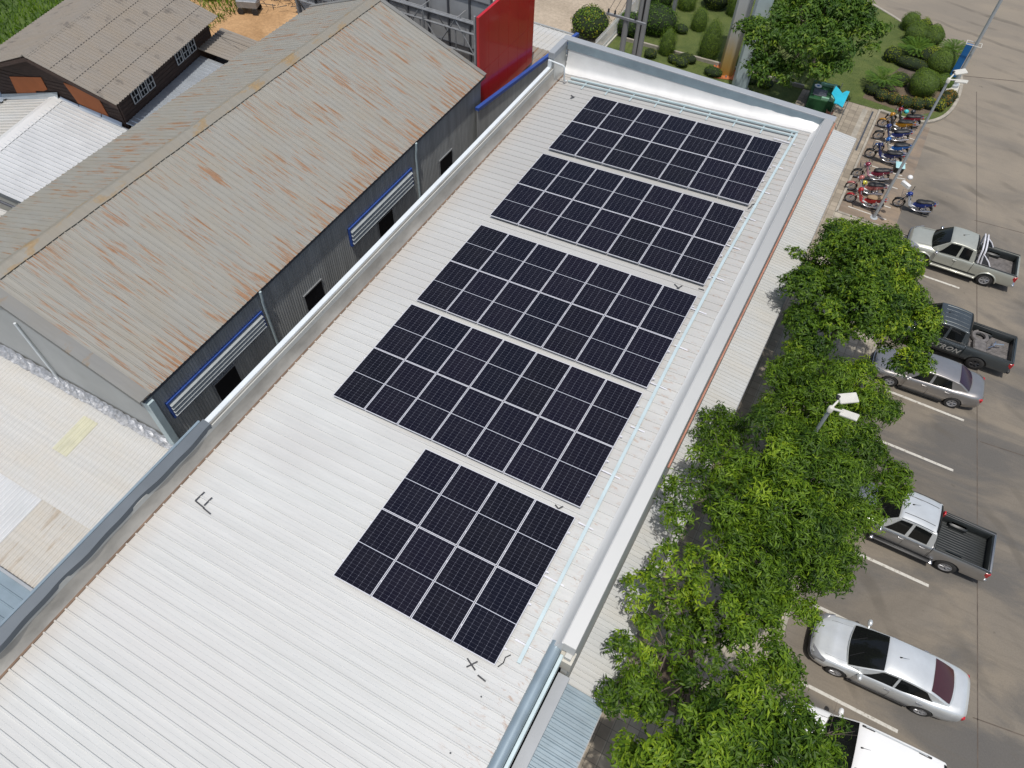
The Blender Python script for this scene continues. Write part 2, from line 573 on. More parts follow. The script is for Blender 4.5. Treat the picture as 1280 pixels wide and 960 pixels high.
M['black_glass'] = simple('dark_opening', (0.007, 0.008, 0.011), 0.5, 0, 0.2, 2, spec=0.1)
M['silver_louvre'] = simple('silver_louvre', (0.40, 0.43, 0.43), 0.45, 0.0, 0.10, 3)
M['asbestos'] = mat_rusty('weathered_fibre_cement', (0.255, 0.23, 0.20), (0.14, 0.125, 0.11), 0.60, 1.2, 1.6, rough=0.9)
M['dark_wood'] = simple('dark_timber_boards', (0.060, 0.036, 0.028), 0.75, 0, 0.35, 3, stretch=(1, 1, 8))
M['orange_clad'] = simple('orange_cladding', (0.48, 0.15, 0.05), 0.7, 0, 0.08, 2)
M['white_frame'] = simple('white_window_frame', (0.55, 0.56, 0.56), 0.6, 0, 0.08, 3)
M['foil'] = simple('crinkled_foil', (0.40, 0.41, 0.43), 0.38, 0.5, 0.35, 9, bumps=1.0)
M['low_roof'] = mat_rusty('stained_cream_sheet', (0.50, 0.50, 0.485), (0.38, 0.36, 0.32), 0.68, 3.0, 0.35)
M['low_roof_brown'] = mat_rusty('stained_beige_sheet', (0.47, 0.455, 0.42), (0.34, 0.29, 0.23), 0.58, 3.5, 0.35)
M['bright_sheet'] = simple('bright_zinc_sheet', (0.56, 0.57, 0.575), 0.42, 0.15, 0.07, 0.8)
M['zinc'] = simple('zinc_sheet', (0.50, 0.54, 0.58), 0.32, 0.5, 0.10, 0.7)
M['skylight'] = simple('yellowed_skylight', (0.52, 0.51, 0.38), 0.4, 0, 0.10, 2.5)
M['brown_sheet'] = mat_rusty('brown_rusty_sheet', (0.27, 0.24, 0.20), (0.22, 0.11, 0.05), 0.52, 4.0, 0.4)
M['red_panel'] = simple('red_acrylic_panel', (0.50, 0.008, 0.014), 0.30, 0, 0.07, 0.5, coat=0.4)
M['steel'] = simple('weathered_steel', (0.30, 0.31, 0.32), 0.5, 0.35, 0.2, 4)
M['dark_steel'] = simple('dark_steel', (0.09, 0.095, 0.11), 0.5, 0.3, 0.2, 4)
M['board_back'] = simple('billboard_back_sheet', (0.36, 0.37, 0.38), 0.6, 0.1, 0.12, 1)
M['parking'] = mat_concrete('parking_concrete', (0.182, 0.158, 0.127), 0.72, road=True)
M['ground_far'] = mat_soil('dry_ground', (0.16, 0.13, 0.10), (0.26, 0.21, 0.16), scale=0.3)
M['sand'] = mat_soil('pale_concrete_yard', (0.33, 0.27, 0.20), (0.46, 0.38, 0.29), scale=0.35)
M['orange_soil'] = mat_soil('orange_soil', (0.33, 0.19, 0.085), (0.55, 0.34, 0.17), scale=0.35)
M['lawn'] = mat_soil('lawn', (0.055, 0.085, 0.018), (0.115, 0.14, 0.035), scale=1.2)
M['field'] = mat_soil('rough_grass_field', (0.035, 0.075, 0.015), (0.10, 0.15, 0.03), scale=0.8)
M['bed_soil'] = mat_soil('bed_soil', (0.10, 0.075, 0.05), (0.17, 0.13, 0.09), scale=2)
M['pavers'] = mat_pavers('tan_pavers', (0.31, 0.265, 0.205), 0.4)
M['pavers_light'] = mat_pavers('light_pavers', (0.38, 0.34, 0.27), 0.4)
M['moto_slab'] = mat_concrete('brown_patched_slab', (0.25, 0.195, 0.145), 0.5, scale=2)
M['kerb'] = simple('kerb_concrete', (0.34, 0.31, 0.26), 0.85, 0, 0.2, 2.5)
def mat_line():
    m, nt, b = newmat('worn_white_paint')
    v = coords(nt)
    c = ramp(nt, noise(nt, v, 7, 6, .75), [(.36, (.24, .21, .17)), (.46, (.50, .48, .43)), (.7, (.58, .56, .51))])
    nt.links.new(c, b.inputs['Base Color']); b.inputs['Roughness'].default_value = .85
    return m
M['line'] = mat_line()
M['joint'] = simple('slab_joint', (0.10, 0.08, 0.065), 0.95, 0, 0.3, 3)
M['bark'] = simple('bark', (0.13, 0.105, 0.085), 0.9, 0, 0.35, 6, bumps=0.6, stretch=(1, 1, 0.4))
M['leaf_mango'] = mat_leaf('broad_leaf', (0.022, 0.057, 0.007), (0.106, 0.192, 0.013), (0.28, 0.36, 0.020))
M['leaf_fresh'] = mat_leaf('fresh_leaf', (0.023, 0.057, 0.006), (0.116, 0.206, 0.013), (0.26, 0.36, 0.022))
M['leaf_ficus'] = mat_leaf('ficus_leaf', (0.034, 0.080, 0.012), (0.085, 0.160, 0.018), (0.21, 0.28, 0.028))
M['leaf_topiary'] = mat_leaf('topiary_leaf', (0.050, 0.095, 0.012), (0.125, 0.195, 0.020), (0.25, 0.31, 0.03), 0.2)
M['leaf_lime'] = mat_leaf('lime_leaf', (0.08, 0.13, 0.012), (0.19, 0.25, 0.02), (0.42, 0.42, 0.03))
M['leaf_flower'] = mat_leaf('flowering_leaf', (0.06, 0.10, 0.012), (0.12, 0.15, 0.02), (0.60, 0.20, 0.02), 0.2)
M['leaf_yellow'] = mat_leaf('yellow_flower_leaf', (0.05, 0.10, 0.012), (0.11, 0.19, 0.02), (0.62, 0.48, 0.02), 0.2)
M['tyre'] = simple('tyre_rubber', (0.028, 0.027, 0.026), 0.8, 0, 0.25, 8)
M['rim'] = simple('alloy_rim', (0.42, 0.42, 0.43), 0.42, 0.5, 0.08, 5)
M['rim_dark'] = simple('dark_alloy_rim', (0.10, 0.10, 0.105), 0.35, 0.7, 0.1, 5)
M['car_glass'] = simple('tinted_car_glass', (0.008, 0.009, 0.009), 0.05, 0, 0.1, 1, spec=0.4)
M['car_glass_purple'] = simple('purple_tinted_glass', (0.035, 0.022, 0.040), 0.08, 0, 0.1, 1, spec=0.6)
M['car_glass_maroon'] = simple('maroon_tinted_glass', (0.060, 0.022, 0.026), 0.08, 0, 0.1, 1, spec=0.6)
M['black_plastic'] = simple('black_plastic', (0.018, 0.018, 0.019), 0.5, 0, 0.2, 6)
M['bed_liner'] = simple('bed_liner', (0.017, 0.020, 0.020), 0.42, 0, 0.3, 4)
M['bed_floor'] = simple('scuffed_bed_floor', (0.14, 0.13, 0.125), 0.6, 0, 0.35, 5)
M['chrome'] = simple('chrome', (0.72, 0.72, 0.74), 0.14, 0.95, 0.04, 3)
M['red_lamp'] = simple('red_lamp_lens', (0.42, 0.012, 0.016), 0.2, 0, 0.1, 6, coat=0.6)
M['clear_lamp'] = simple('clear_lamp_lens', (0.32, 0.33, 0.35), 0.15, 0.4, 0.1, 6, coat=0.6)
M['turq'] = simple('turquoise_sheet', (0.025, 0.45, 0.62), 0.5, 0, 0.10, 2)
M['green_mat'] = simple('dark_green_board', (0.012, 0.075, 0.022), 0.7, 0, 0.2, 4)
M['green_pale'] = simple('pale_green_paint', (0.22, 0.42, 0.29), 0.6, 0, 0.1, 3)
M['lamp_white'] = simple('white_lamp_housing', (0.60, 0.585, 0.53), 0.45, 0, 0.06, 5)
M['pole'] = simple('pale_steel_pole', (0.43, 0.46, 0.48), 0.45, 0.2, 0.07, 2)
M['concrete_pole'] = simple('concrete_pole', (0.25, 0.25, 0.24), 0.85, 0, 0.2, 2, stretch=(1, 1, 0.2))
M['banner_blue'] = simple('blue_banner', (0.012, 0.13, 0.36), 0.5, 0, 0.12, 2)
M['white_gloss'] = simple('white_gloss', (0.74, 0.74, 0.73), 0.35, 0, 0.04, 3)

#@@STRUCT
# ================================================================== GROUND
def slab(name, pts, z, m, th=0.0, lo=None):
    mb = MB()
    if th:
        mb.prism(pts, z - th, z)
    else:
        mb.add([(p[0], p[1], z) for p in pts], [tuple(range(len(pts)))])
    return struct(mb.build(name, m))

slab('ground', [(-400, -300), (400, -300), (400, 400), (-400, 400)], -0.02, M['ground_far'])
slab('parking_area', [(3.0, -25), (60, -25), (60, 120), (-9, 120), (-9, 48), (3.0, 48)], 0.0, M['parking'])
slab('concrete_yard', [(-34, 33.5), (-14.6, 33.5), (-14.6, 60), (-34, 60)], 0.002, M['sand'])
slab('dirt_yard', [(-42, 18), (-24, 18), (-24, 37), (-42, 37)], 0.006, M['orange_soil'])
slab('field', [(-140, -20), (-37.5, -20), (-40.5, 30), (-44, 90), (-140, 90)], 0.003, M['field'])
slab('alley', [(-13.4, -20), (-10.6, -20), (-10.6, 30), (-13.4, 30)], 0.004, M['parking'])
# pavement along the building with its kerb
slab('pavement', [(1.3, -20), (3.15, -20), (3.15, 42.45), (-1.5, 42.3), (-1.5, 24.9), (1.3, 24.9)], 0.12, M['pavers'], 0.12)
slab('planting_strip', [(3.15, -20), (7.05, -20), (7.05, 31.6), (3.15, 31.6)], 0.116, M['pavers_light'], 0.12)
for (x, y) in ((5.0, 20.5), (5.1, 15.2), (5.0, 10.6), (4.4, 4.6)):
    slab('tree_pit', [(x - .75, y - .75), (x + .75, y - .75), (x + .75, y + .75), (x - .75, y + .75)], 0.124, M['bed_soil'])
slab('motorcycle_bay', [(3.32, 31.75), (6.3, 31.75), (6.3, 42.35), (3.32, 42.35)], 0.005, M['moto_slab'])
def kerb(pts, w=0.16, h=0.15, name='kerb'):
    mb = MB()
    P = [Vector((p[0], p[1], 0)) for p in pts]
    L_, R_ = [], []
    for i, p in enumerate(P):
        a = P[max(0, i - 1)]
        c = P[min(len(P) - 1, i + 1)]
        d = (c - a).normalized()
        n = Vector((-d.y, d.x, 0))
        L_.append(p + n * w / 2)
        R_.append(p - n * w / 2)
    secs = []
    for l, r in zip(L_, R_):
        secs.append([(l.x, l.y, 0), (l.x, l.y, h - .02), (l.x * .9 + r.x * .1, l.y * .9 + r.y * .1, h), (r.x * .9 + l.x * .1, r.y * .9 + l.y * .1, h), (r.x, r.y, h - .02), (r.x, r.y, 0)])
    mb.loft(secs)
    return struct(mb.build(name, M['kerb']))
kerb([(7.13, -20), (7.13, 31.68), (3.25, 31.68)], 0.15, 0.15)
kerb([(3.23, 31.6), (3.23, 42.5)], 0.14, 0.15)
def arc_smooth(pts, n=5):
    out = []
    for i in range(len(pts) - 1):
        p0 = pts[max(0, i - 1)]; p1 = pts[i]; p2 = pts[i + 1]; p3 = pts[min(len(pts) - 1, i + 2)]
        for k in range(n):
            t = k / n
            out.append(tuple(0.5 * ((2 * p1[a]) + (-p0[a] + p2[a]) * t + (2 * p0[a] - 5 * p1[a] + 4 * p2[a] - p3[a]) * t * t + (-p0[a] + 3 * p1[a] - 3 * p2[a] + p3[a]) * t ** 3) for a in range(2)))
    out.append(pts[-1])
    return out
gk = arc_smooth([(3.3, 42.5), (4.9, 42.45), (6.1, 42.85), (6.95, 44.3), (7.25, 46.6), (7.0, 49.2), (5.7, 51.2), (3.75, 53.0), (1.2, 55.0), (-2.5, 56.8), (-9, 58.5)])
kerb(gk, 0.2, 0.15, 'garden_kerb')
gp = [(p[0], p[1]) for p in gk]
slab('lawn', gp + [(-14.2, 58.5), (-14.2, 38), (-6, 37), (-1.5, 37), (-1.5, 42.4)], 0.10, M['lawn'])
slab('flower_bed', [(2.0, 43.3), (5.2, 42.95), (6.35, 44.2), (6.6, 46.2), (5.4, 48.0), (3.3, 47.6), (2.2, 45.8)], 0.104, M['bed_soil'])
slab('garden_path', [(2.9, 46.2), (4.6, 45.9), (4.4, 48.3), (3.4, 48.4)], 0.108, M['joint'])
# slab joints and painted bay lines
def strip(name, a, b, w, z, m):
    a, b = Vector(a), Vector(b)
    d = (b - a).normalized()
    n = Vector((-d.y, d.x)) * w / 2
    return slab(name, [a + n, a - n, b - n, b + n], z, m)
strip('slab_joint', (15.6, -5), (8.2, 48), 0.035, 0.004, M['joint'])
strip('slab_joint', (7.2, 49.5), (30, 58), 0.07, 0.004, M['joint'])
strip('slab_joint', (13.55, 8.6), (30, 11), 0.04, 0.004, M['joint'])
strip('slab_joint', (9.9, 34.9), (30, 37), 0.04, 0.004, M['joint'])
strip('slab_joint', (12.2, 20.2), (30, 22), 0.04, 0.004, M['joint'])
strip('slab_joint', (14.6, 33.2), (17.0, 8), 0.04, 0.004, M['joint'])
for y in (29.15, 26.35, 20.95, 18.13, 12.55, 9.78, 6.9, 4.1, 1.2):
    x1 = {29.15: 10.0}.get(y, 11.43)
    strip('bay_line', (7.25, y), (x1, y + .03), 0.12, 0.005, M['line'])
strip('bay_line', (8.9, 15.3), (10.0, 15.32), 0.11, 0.005, M['line'])
for y in (32.55, 33.65, 35.5, 36.8, 38.1, 39.4, 40.7):
    strip('motorcycle_bay_line', (3.7, y), (5.75, y - .05), 0.08, 0.010, M['line'])
strip('drain_cover', (2.9, 37.6), (2.9, 42.1), 0.10, 0.126, M['dark_steel'])
strip('pavement_edge_band', (2.45, 24.9), (2.45, 42.1), 0.30, 0.124, M['kerb'])

# ================================================================== MAIN BUILDING WITH THE SOLAR ROOF
TS = 0.07315
def rz(x, off=-0.15):
    return 8.6 + off + TS * x
XL, XR, Y0, Y1 = -9.985, 0.90, -15.0, 24.35
bld = thing('commercial_building', 'long white metal roofed building carrying the five dark solar arrays', 'building', (-4.5, 5, 0))
bld_off = Vector((4.5, -5, 0))
def part(mb, name, m, smooth=False, parent=bld, off=bld_off):
    o = mb.build(name, m, parent, smooth)
    o.location = off
    return o
mb = MB()
U = (0, 1, 0)
V = (XR - XL, 0, TS * (XR - XL))
nn = Vector((-TS, 0, 1)).normalized()
per = 0.3275
mb_prof = [(0.0, 0.0), (0.008, 0.030), (0.014, 0.034), (0.046, 0.034), (0.052, 0.030), (0.060, 0.0), (0.185, 0.0), (0.190, 0.004), (0.196, 0.0)]
rib_sheet(mb, (XL, Y0, rz(XL)), U, int((Y1 - Y0) / per), per, mb_prof, V, nn, 1)
o = part(mb, 'roof', M['roof_white'])
md = o.modifiers.new('thickness', 'SOLIDIFY'); md.thickness = 0.02; md.offset = -1
# walls
mb = MB()
mb.box(-10.35, -10.2, Y0, 24.85, 0, 8.3)
mb.box(1.28, 1.44, 1.2, 24.80, 0, 8.60)
mb.box(1.28, 1.44, Y0, 1.2, 0, 6.9)
mb.box(-10.2, 1.28, 24.62, 24.80, 0, 8.0)
mb.box(-10.2, 1.28, Y0, Y0 + .15, 0, 7.5)
part(mb, 'wall', M['render_wall'])
# left parapet (light thin cap behind, slate strip in front painting the shaded part)
mb = MB()
secs = []
for y in (Y0, 1.9, 24.6):
    secs.append([(-10.24, y, 8.36), (-10.215, y, 8.20), (-10.19, y, 8.05), (-10.15, y, 7.90), (-10.09, y, 7.78), (-10.00, y, 7.715), (-10.00, y, 7.66), (-10.30, y, 7.66), (-10.30, y, 8.36)])
mb.loft(secs)
part(mb, 'left_parapet_lining', M['galv_dull'], 40)
mb = MB()
mb.bbox(-10.44, -10.27, 1.9, 24.9, 8.2, 8.42, 0.015)
part(mb, 'left_parapet_cap', M['pvc_white'])
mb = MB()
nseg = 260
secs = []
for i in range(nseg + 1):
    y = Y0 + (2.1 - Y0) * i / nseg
    wob = 0.022 * math.sin(y * 2.3) + 0.015 * math.sin(y * 5.1 + 1) + 0.01 * math.sin(y * 0.9)  # wavy edge shaped after where the shade on the lining ends
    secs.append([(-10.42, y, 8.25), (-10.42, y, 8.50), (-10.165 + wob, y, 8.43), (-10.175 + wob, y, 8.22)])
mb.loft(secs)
part(mb, 'left_shade_strip', M['shade_slate'])
mb = MB()
mb.bbox(-10.50, -10.423, Y0, 2.0, 8.2, 8.53, 0.012)
part(mb, 'left_edge_flashing', M['blue_grey_metal'])
mb = MB()
mb.box(-10.12, -9.975, Y0, 24.4, 7.64, 7.742)
part(mb, 'valley_gutter', M['gutter_dirt'])
# back parapet with its coved white flashing
mb = MB()
secs = []
for i in range(41):
    x = -10.1 + 11.1 * i / 40
    b = rz(x) + 0.02
    w = 0.02 * math.sin(x * 4.1) + 0.012 * math.sin(x * 11)
    h = 9.0 - b
    secs.append([(x, 24.60, 9.02), (x, 24.585, b + h * .62), (x, 24.56, b + h * .5 + w), (x, 24.50 , b + .24 + w), (x, 24.40, b + .11 + w * .6), (x, 24.27, b + .045), (x, 24.16 + w, b + .035), (x, 24.16 + w, b - .02), (x, 24.62, b - .02), (x, 24.62, 9.02)])
mb.loft(secs)
part(mb, 'back_parapet_lining', M['galv_bright'], 60)
mb = MB()
mb.box(-10.15, 1.15, 24.565, 24.60, 8.66, 9.02)  # blue-grey band paints in the shade on the upper inner face
part(mb, 'back_parapet_shade_band', M['blue_grey_metal'])
mb = MB()
mb.bbox(-10.42, 1.50, 24.57, 24.92, 8.96, 9.07, 0.012)
mb.bbox(-10.46, -10.18, 23.3, 24.57, 8.78, 9.05, 0.012)
part(mb, 'back_parapet_cap', M['cap_grey'])
mb = MB()
secs = []
for y in (23.35, 24.56):
    secs.append([(-10.20, y, 9.0), (-10.18, y, 8.2), (-10.10, y, 7.8), (-10.3, y, 7.7), (-10.3, y, 9.0)])
mb.loft(secs)
part(mb, 'corner_lining', M['galv'])
# right parapet: flashing rising to a box cap
mb = MB()
secs = []
for i in range(33):
    y = 1.30 + (24.5 - 1.3) * i / 32
    w = 0.012 * math.sin(y * 3.3) + 0.008 * math.sin(y * 9)
    secs.append([(0.84 + w, y, rz(.84) + .035), (0.95, y, rz(.95) + .09), (1.06, y, 8.93), (1.12, y, 9.08), (1.16, y, 9.08), (1.16, y, 8.4), (0.84, y, 8.4)])
mb.loft(secs)
part(mb, 'right_parapet_flashing', M['galv_bright'], 50)
def capmat():
    m, nt, b = newmat('graded_box_cap')
    v = coords(nt)
    sep = N(nt, 'ShaderNodeSeparateXYZ')
    nt.links.new(v, sep.inputs[0])
    n1 = noise(nt, v, 1.2, 5)
    k = math_(nt, 'ADD', math_(nt, 'MULTIPLY', sep.outputs[1], 0.045), math_(nt, 'MULTIPLY', n1, 0.12))
    c = ramp(nt, k, [(0.12, (0.60, 0.60, 0.58)), (0.42, (0.50, 0.505, 0.49)), (0.62, (0.42, 0.425, 0.415)), (1.0, (0.33, 0.335, 0.335))])  # palest at the near end, greyer towards the back
    nt.links.new(c, b.inputs['Base Color'])
    b.inputs['Roughness'].default_value = 0.55
    return m
mb = MB()
mb.bbox(1.13, 1.47, 1.31, 24.56, 8.62, 9.10, 0.012)
part(mb, 'right_parapet_box', capmat())
mb = MB()
mb.path([(1.53, 6.9 + i * .6, 8.80 + 0.01 * math.sin(i)) for i in range(31)], 0.032, 8)
part(mb, 'orange_conduit', M['orange_conduit'], 60)
mb = MB()
mb.box(1.16, 1.50, 1.14, 1.45, 7.9, 8.42)
part(mb, 'cream_ledge', M['cream'])
# gutter and trough in front of the box end
mb = MB()
secs = []
for y in (Y0, 1.42):
    secs.append([(0.86 + .145 + 0.15 * math.cos(t), y, 8.52 + 0.13 * math.sin(t)) for t in [2 * math.pi * k / 14 for k in range(14)]])
mb.loft(secs)
part(mb, 'round_gutter', M['blue_grey_metal'], 50)
mb = MB()
mb.bbox(1.165, 1.255, Y0, 1.25, 8.1, 8.50, 0.01)
part(mb, 'gutter_lip', M['pale_blue_steel'])
mb = MB()
mb.box(1.26, 1.445, Y0, 1.15, 6.0, 7.45)
mb.box(1.445, 1.56, Y0, 1.15, 7.2, 7.45)
part(mb, 'concrete_gutter_bed', M['cap_grey'])
# narrow roof over the pavement
mb = MB()
p2 = 0.155
prof2 = [(0.0, 0.0), (0.010, 0.022), (0.028, 0.022), (0.038, 0.0)]
rib_sheet(mb, (1.455, 1.55, 5.45), (0, 1, 0), int((30.2 - 1.55) / p2), p2, prof2, (1.12, 0, -0.10), (0, 0, 1))
o = part(mb, 'pavement_roof_sheet', M['canopy_white'])
md = o.modifiers.new('thickness', 'SOLIDIFY'); md.thickness = 0.012; md.offset = -1
mb = MB()
p3 = 0.26
rib_sheet(mb, (1.455, Y0, 5.43), (0, 1, 0), int((1.64 - Y0) / p3), p3, [(0.0, 0.0), (0.020, 0.040), (0.060, 0.040), (0.080, 0.0), (0.165, 0.0), (0.17, 0.008), (0.18, 0.0)], (1.12, 0, -0.10), (0, 0, 1))
o = part(mb, 'blue_pavement_roof_sheet', M['blue_grey_metal'])
md = o.modifiers.new('thickness', 'SOLIDIFY'); md.thickness = 0.012; md.offset = -1
mb = MB()
for y in (-4, 0, 4, 8, 12, 16, 20, 24, 27, 30):
    mb.box(1.4, 2.58, y - .03, y + .03, 5.24, 5.335)
mb.box(2.54, 2.60, Y0, 30.1, 5.22, 5.325)
mb.box(1.60, 1.66, 24.8, 30.1, 5.22, 5.325)
part(mb, 'pavement_roof_frame', M['steel'])
for (x, y) in ((1.62, 29.9), (2.5, 29.9), (2.5, 25.5)):
    mb = MB(); mb.tube((x, y, .1), (x, y, 5.25), .05, .05, 8); part(mb, 'pavement_roof_post', M['steel'])
# clear plastic pieces on the roof surface: felt-tip / tape marks
def mark(segs, w=0.035):
    mb = MB()
    for (a, b_) in segs:
        d = Vector((b_[0] - a[0], b_[1] - a[1], 0)).normalized()
        n = Vector((-d.y, d.x, 0)) * w / 2
        pts = []
        for p in (a, b_):
            for sgn in (1, -1):
                pts.append((p[0] + n.x * sgn, p[1] + n.y * sgn, rz(p[0]) + .040))
        q = [pts[0], pts[1], pts[3], pts[2]]
        mb.add(q + [(x, y, z + .006) for x, y, z in q], [(3, 2, 1, 0), (4, 5, 6, 7), (0, 1, 5, 4), (1, 2, 6, 5), (2, 3, 7, 6), (3, 0, 4, 7)])
    part(mb, 'tape_mark', M['dark_tape'])
mark([((-9.242, 0.566), (-9.272, 0.245)), ((-9.272, 0.245), (-8.903, 0.193)), ((-8.934, 0.532), (-8.954, 0.247)), ((-8.922, 0.183), (-8.621, 0.138))])
mark([((-0.665, 0.121), (-0.366, -0.023)), ((-0.579, -0.057), (-0.417, 0.172))])
mark([((-0.264, -0.089), (-0.035, -0.124))])
mark([((-0.663, 4.611), (-0.536, 4.544)), ((-0.536, 4.544), (-0.457, 4.665))])
mark([((-0.871, 13.749), (-0.651, 13.607)), ((-0.721, 13.573), (-0.612, 13.794))], 0.03)
mark([((-8.954, 22.673), (-8.779, 22.545)), ((-8.875, 22.431), (-8.775, 22.616))], 0.05)
mark([((-0.097, 13.884), (0.089, 13.894))], 0.05)
mark([((0.021, -1.754), (0.059, -1.751))], 0.03)
mark([((0.026, -0.443), (0.058, -0.463))], 0.03)

# cable tray along the right edge and back of the arrays
tray = thing('cable_tray', 'pale blue steel cable tray running along the right and back edges of the white roof', 'cable tray', (0.3, 0.6, rz(.3)))
toff = Vector((-0.3, -0.6, -rz(.3)))
mb = MB()
path = [(0.43, 0.57), (0.33, 5.7), (0.22, 11.0), (0.20, 15.4), (0.37, 23.8)]
for a, b_ in zip(path[:-1], path[1:]):
    d = (Vector(b_) - Vector(a)).normalized()
    n = Vector((-d.y, d.x)) * 0.045
    zs = rz(a[0]) + .10
    q = [(a[0] + n.x, a[1] + n.y), (a[0] - n.x, a[1] - n.y), (b_[0] - n.x, b_[1] - n.y), (b_[0] + n.x, b_[1] + n.y)]
    mb.prism(q, zs - .045, zs + .02)
mb2 = mb
o = mb2.build('straight_run', M['pale_blue_steel'], tray); o.location = toff
mb = MB()
for (ya, yb) in ((23.82, 23.90), (23.55, 23.60)):
    mb.loft([[(-9.55, ya, rz(-9.55) + .06), (-9.55, yb, rz(-9.55) + .06), (-9.55, yb, rz(-9.55) + .12), (-9.55, ya, rz(-9.55) + .12)], [(0.40, ya + .03, rz(.4) + .06), (.40, yb + .03, rz(.4) + .06), (.4, yb + .03, rz(.4) + .12), (.4, ya + .03, rz(.4) + .12)]])
for k in range(9):
    x = -8.8 + k * 1.12
    mb.box(x, x + .05, 23.3, 24.0, rz(x) + .035, rz(x) + .058)
o = mb.build('back_run', M['pale_blue_steel'], tray); o.location = toff
for k in range(14):
    y = 1.0 + k * 1.7
    mb = MB()
    mb.box(-0.35 if k % 2 else 0.1, 0.52, y, y + .04, rz(.3) + .03, rz(.3) + .052)
    o = mb.build('bracket', M['alu'], tray); o.location = toff

pp = thing('vent_pipe', 'white pipe bent over the left parapet at the back corner of the solar roof', 'pipe', (-10.1, 23.4, 7.75))
mb = MB()
mb.path([(-9.62, 23.55, 7.83), (-9.66, 23.40, 7.9), (-9.68, 23.35, 8.55), (-9.75, 23.33, 8.62), (-10.3, 23.3, 8.68), (-10.45, 23.45, 8.68), (-10.45, 23.75, 8.68)], 0.035, 8)
o = mb.build('pipe_run', M['pvc_white'], pp, 60); o.location = (10.1, -23.4, -7.75)
mb = MB()
mb.box(-10.42, -10.26, 23.22, 23.38, 8.43, 8.72)
o = mb.build('elbow_box', M['pvc_white'], pp); o.location = (10.1, -23.4, -7.75)

# ================================================================== SOLAR ARRAYS
PW, PL, PT = 1.134, 2.094, 0.035
mb = MB()
fw = 0.011
for (x0, x1, y0, y1) in ((-PW / 2, PW / 2, -PL / 2, -PL / 2 + fw), (-PW / 2, PW / 2, PL / 2 - fw, PL / 2), (-PW / 2, -PW / 2 + fw, -PL / 2 + fw, PL / 2 - fw), (PW / 2 - fw, PW / 2, -PL / 2 + fw, PL / 2 - fw)):
    mb.box(x0, x1, y0, y1, -PT, 0)
frame_me = mb.mesh('panel_frame', M['alu'])
mb = MB()
mb.box(-PW / 2 + fw, PW / 2 - fw, -PL / 2 + fw, PL / 2 - fw, -.010, -.003)
glass_me = mb.mesh('panel_glass', M['solar'])
YS = [18.647, 14.033, 9.226, 4.783, 0.262]
ORD = ['first', 'second', 'third', 'fourth', 'fifth', 'sixth', 'seventh']
ARR = ['farthest array', 'second farthest array', 'middle array', 'fourth farthest array', 'small nearest array']
slope = -math.atan(TS)
for a, yb in enumerate(YS):
    ncol = 7 if a < 4 else 4
    xoff = (0.05, 0.02, 0.0, -0.03, -0.02)[a]
    rack = thing('mounting_rack', 'aluminium rails and feet holding up the %s of solar panels' % ARR[a], 'mounting rack', (xoff, yb, rz(0)), 0, 'solar mounting racks')
    mb = MB()
    for row in range(2):
        for yy in (0.45, 1.65):
            y = row * (PL + .02) + yy
            wdt = ncol * (PW + .02)
            mb.loft([[(-wdt - .04, y - .02, 0.062 - TS * wdt), (-wdt - .04, y + .02, 0.062 - TS * wdt), (-wdt - .04, y + .02, 0.108 - TS * wdt), (-wdt - .04, y - .02, 0.108 - TS * wdt)], [(0.07, y - .02, 0.062), (.07, y + .02, 0.062), (.07, y + .02, .108), (.07, y - .02, .108)]])
            mbf = MB()
            for k in range(ncol + 1):
                x = -k * (PW + .02)
                mbf.box(x - .02, x + .02, y - .03, y + .03, 0.02 + TS * x, 0.062 + TS * x)
            mbf.build('foot', M['alu'], rack)
            mb.build('rail', M['alu'], rack)
            mb = MB()
    for row in range(2):
        for c in range(ncol):
            x = xoff - PW / 2 - c * (PW + .02)
            y = yb + PL / 2 + row * (PL + .02)
            col = ncol - 1 - c
            if col == ncol - 1: cn = 'rightmost'
            else: cn = ORD[col] + ' from left'
            e = thing('solar_panel', 'dark solar panel, %s, %s row of the %s' % (cn, 'near' if row == 0 else 'far', ARR[a]), 'solar panel', (x, y, 8.6 + TS * x), 0, 'solar panels on the white roof')
            e.rotation_euler = (R(rnd.uniform(-.12, .12)), slope + R(rnd.uniform(-.1, .1)), 0)
            for nm, me in (('frame', frame_me), ('glass', glass_me)):
                o = bpy.data.objects.new(nm, me)
                link(o, e)
# inverter cables dangling at array corners
for (x, y) in ((0.12, 0.5), (0.15, 18.75)):
    mb = MB()
    mb.path([(x - .07, y - .22, rz(x) + .05), (x + .0, y - .08, rz(x) + .06), (x - .02, y + .05, rz(x) + .05), (x + .06, y + .16, rz(x) + .05)], 0.013, 6)
    o = mb.build('cable_bundle', M['black_plastic'], None, 60)
    tag(o, 'black cable bundle at the right corner of the %s' % ('small nearest array' if y < 5 else 'farthest array'), 'cable')

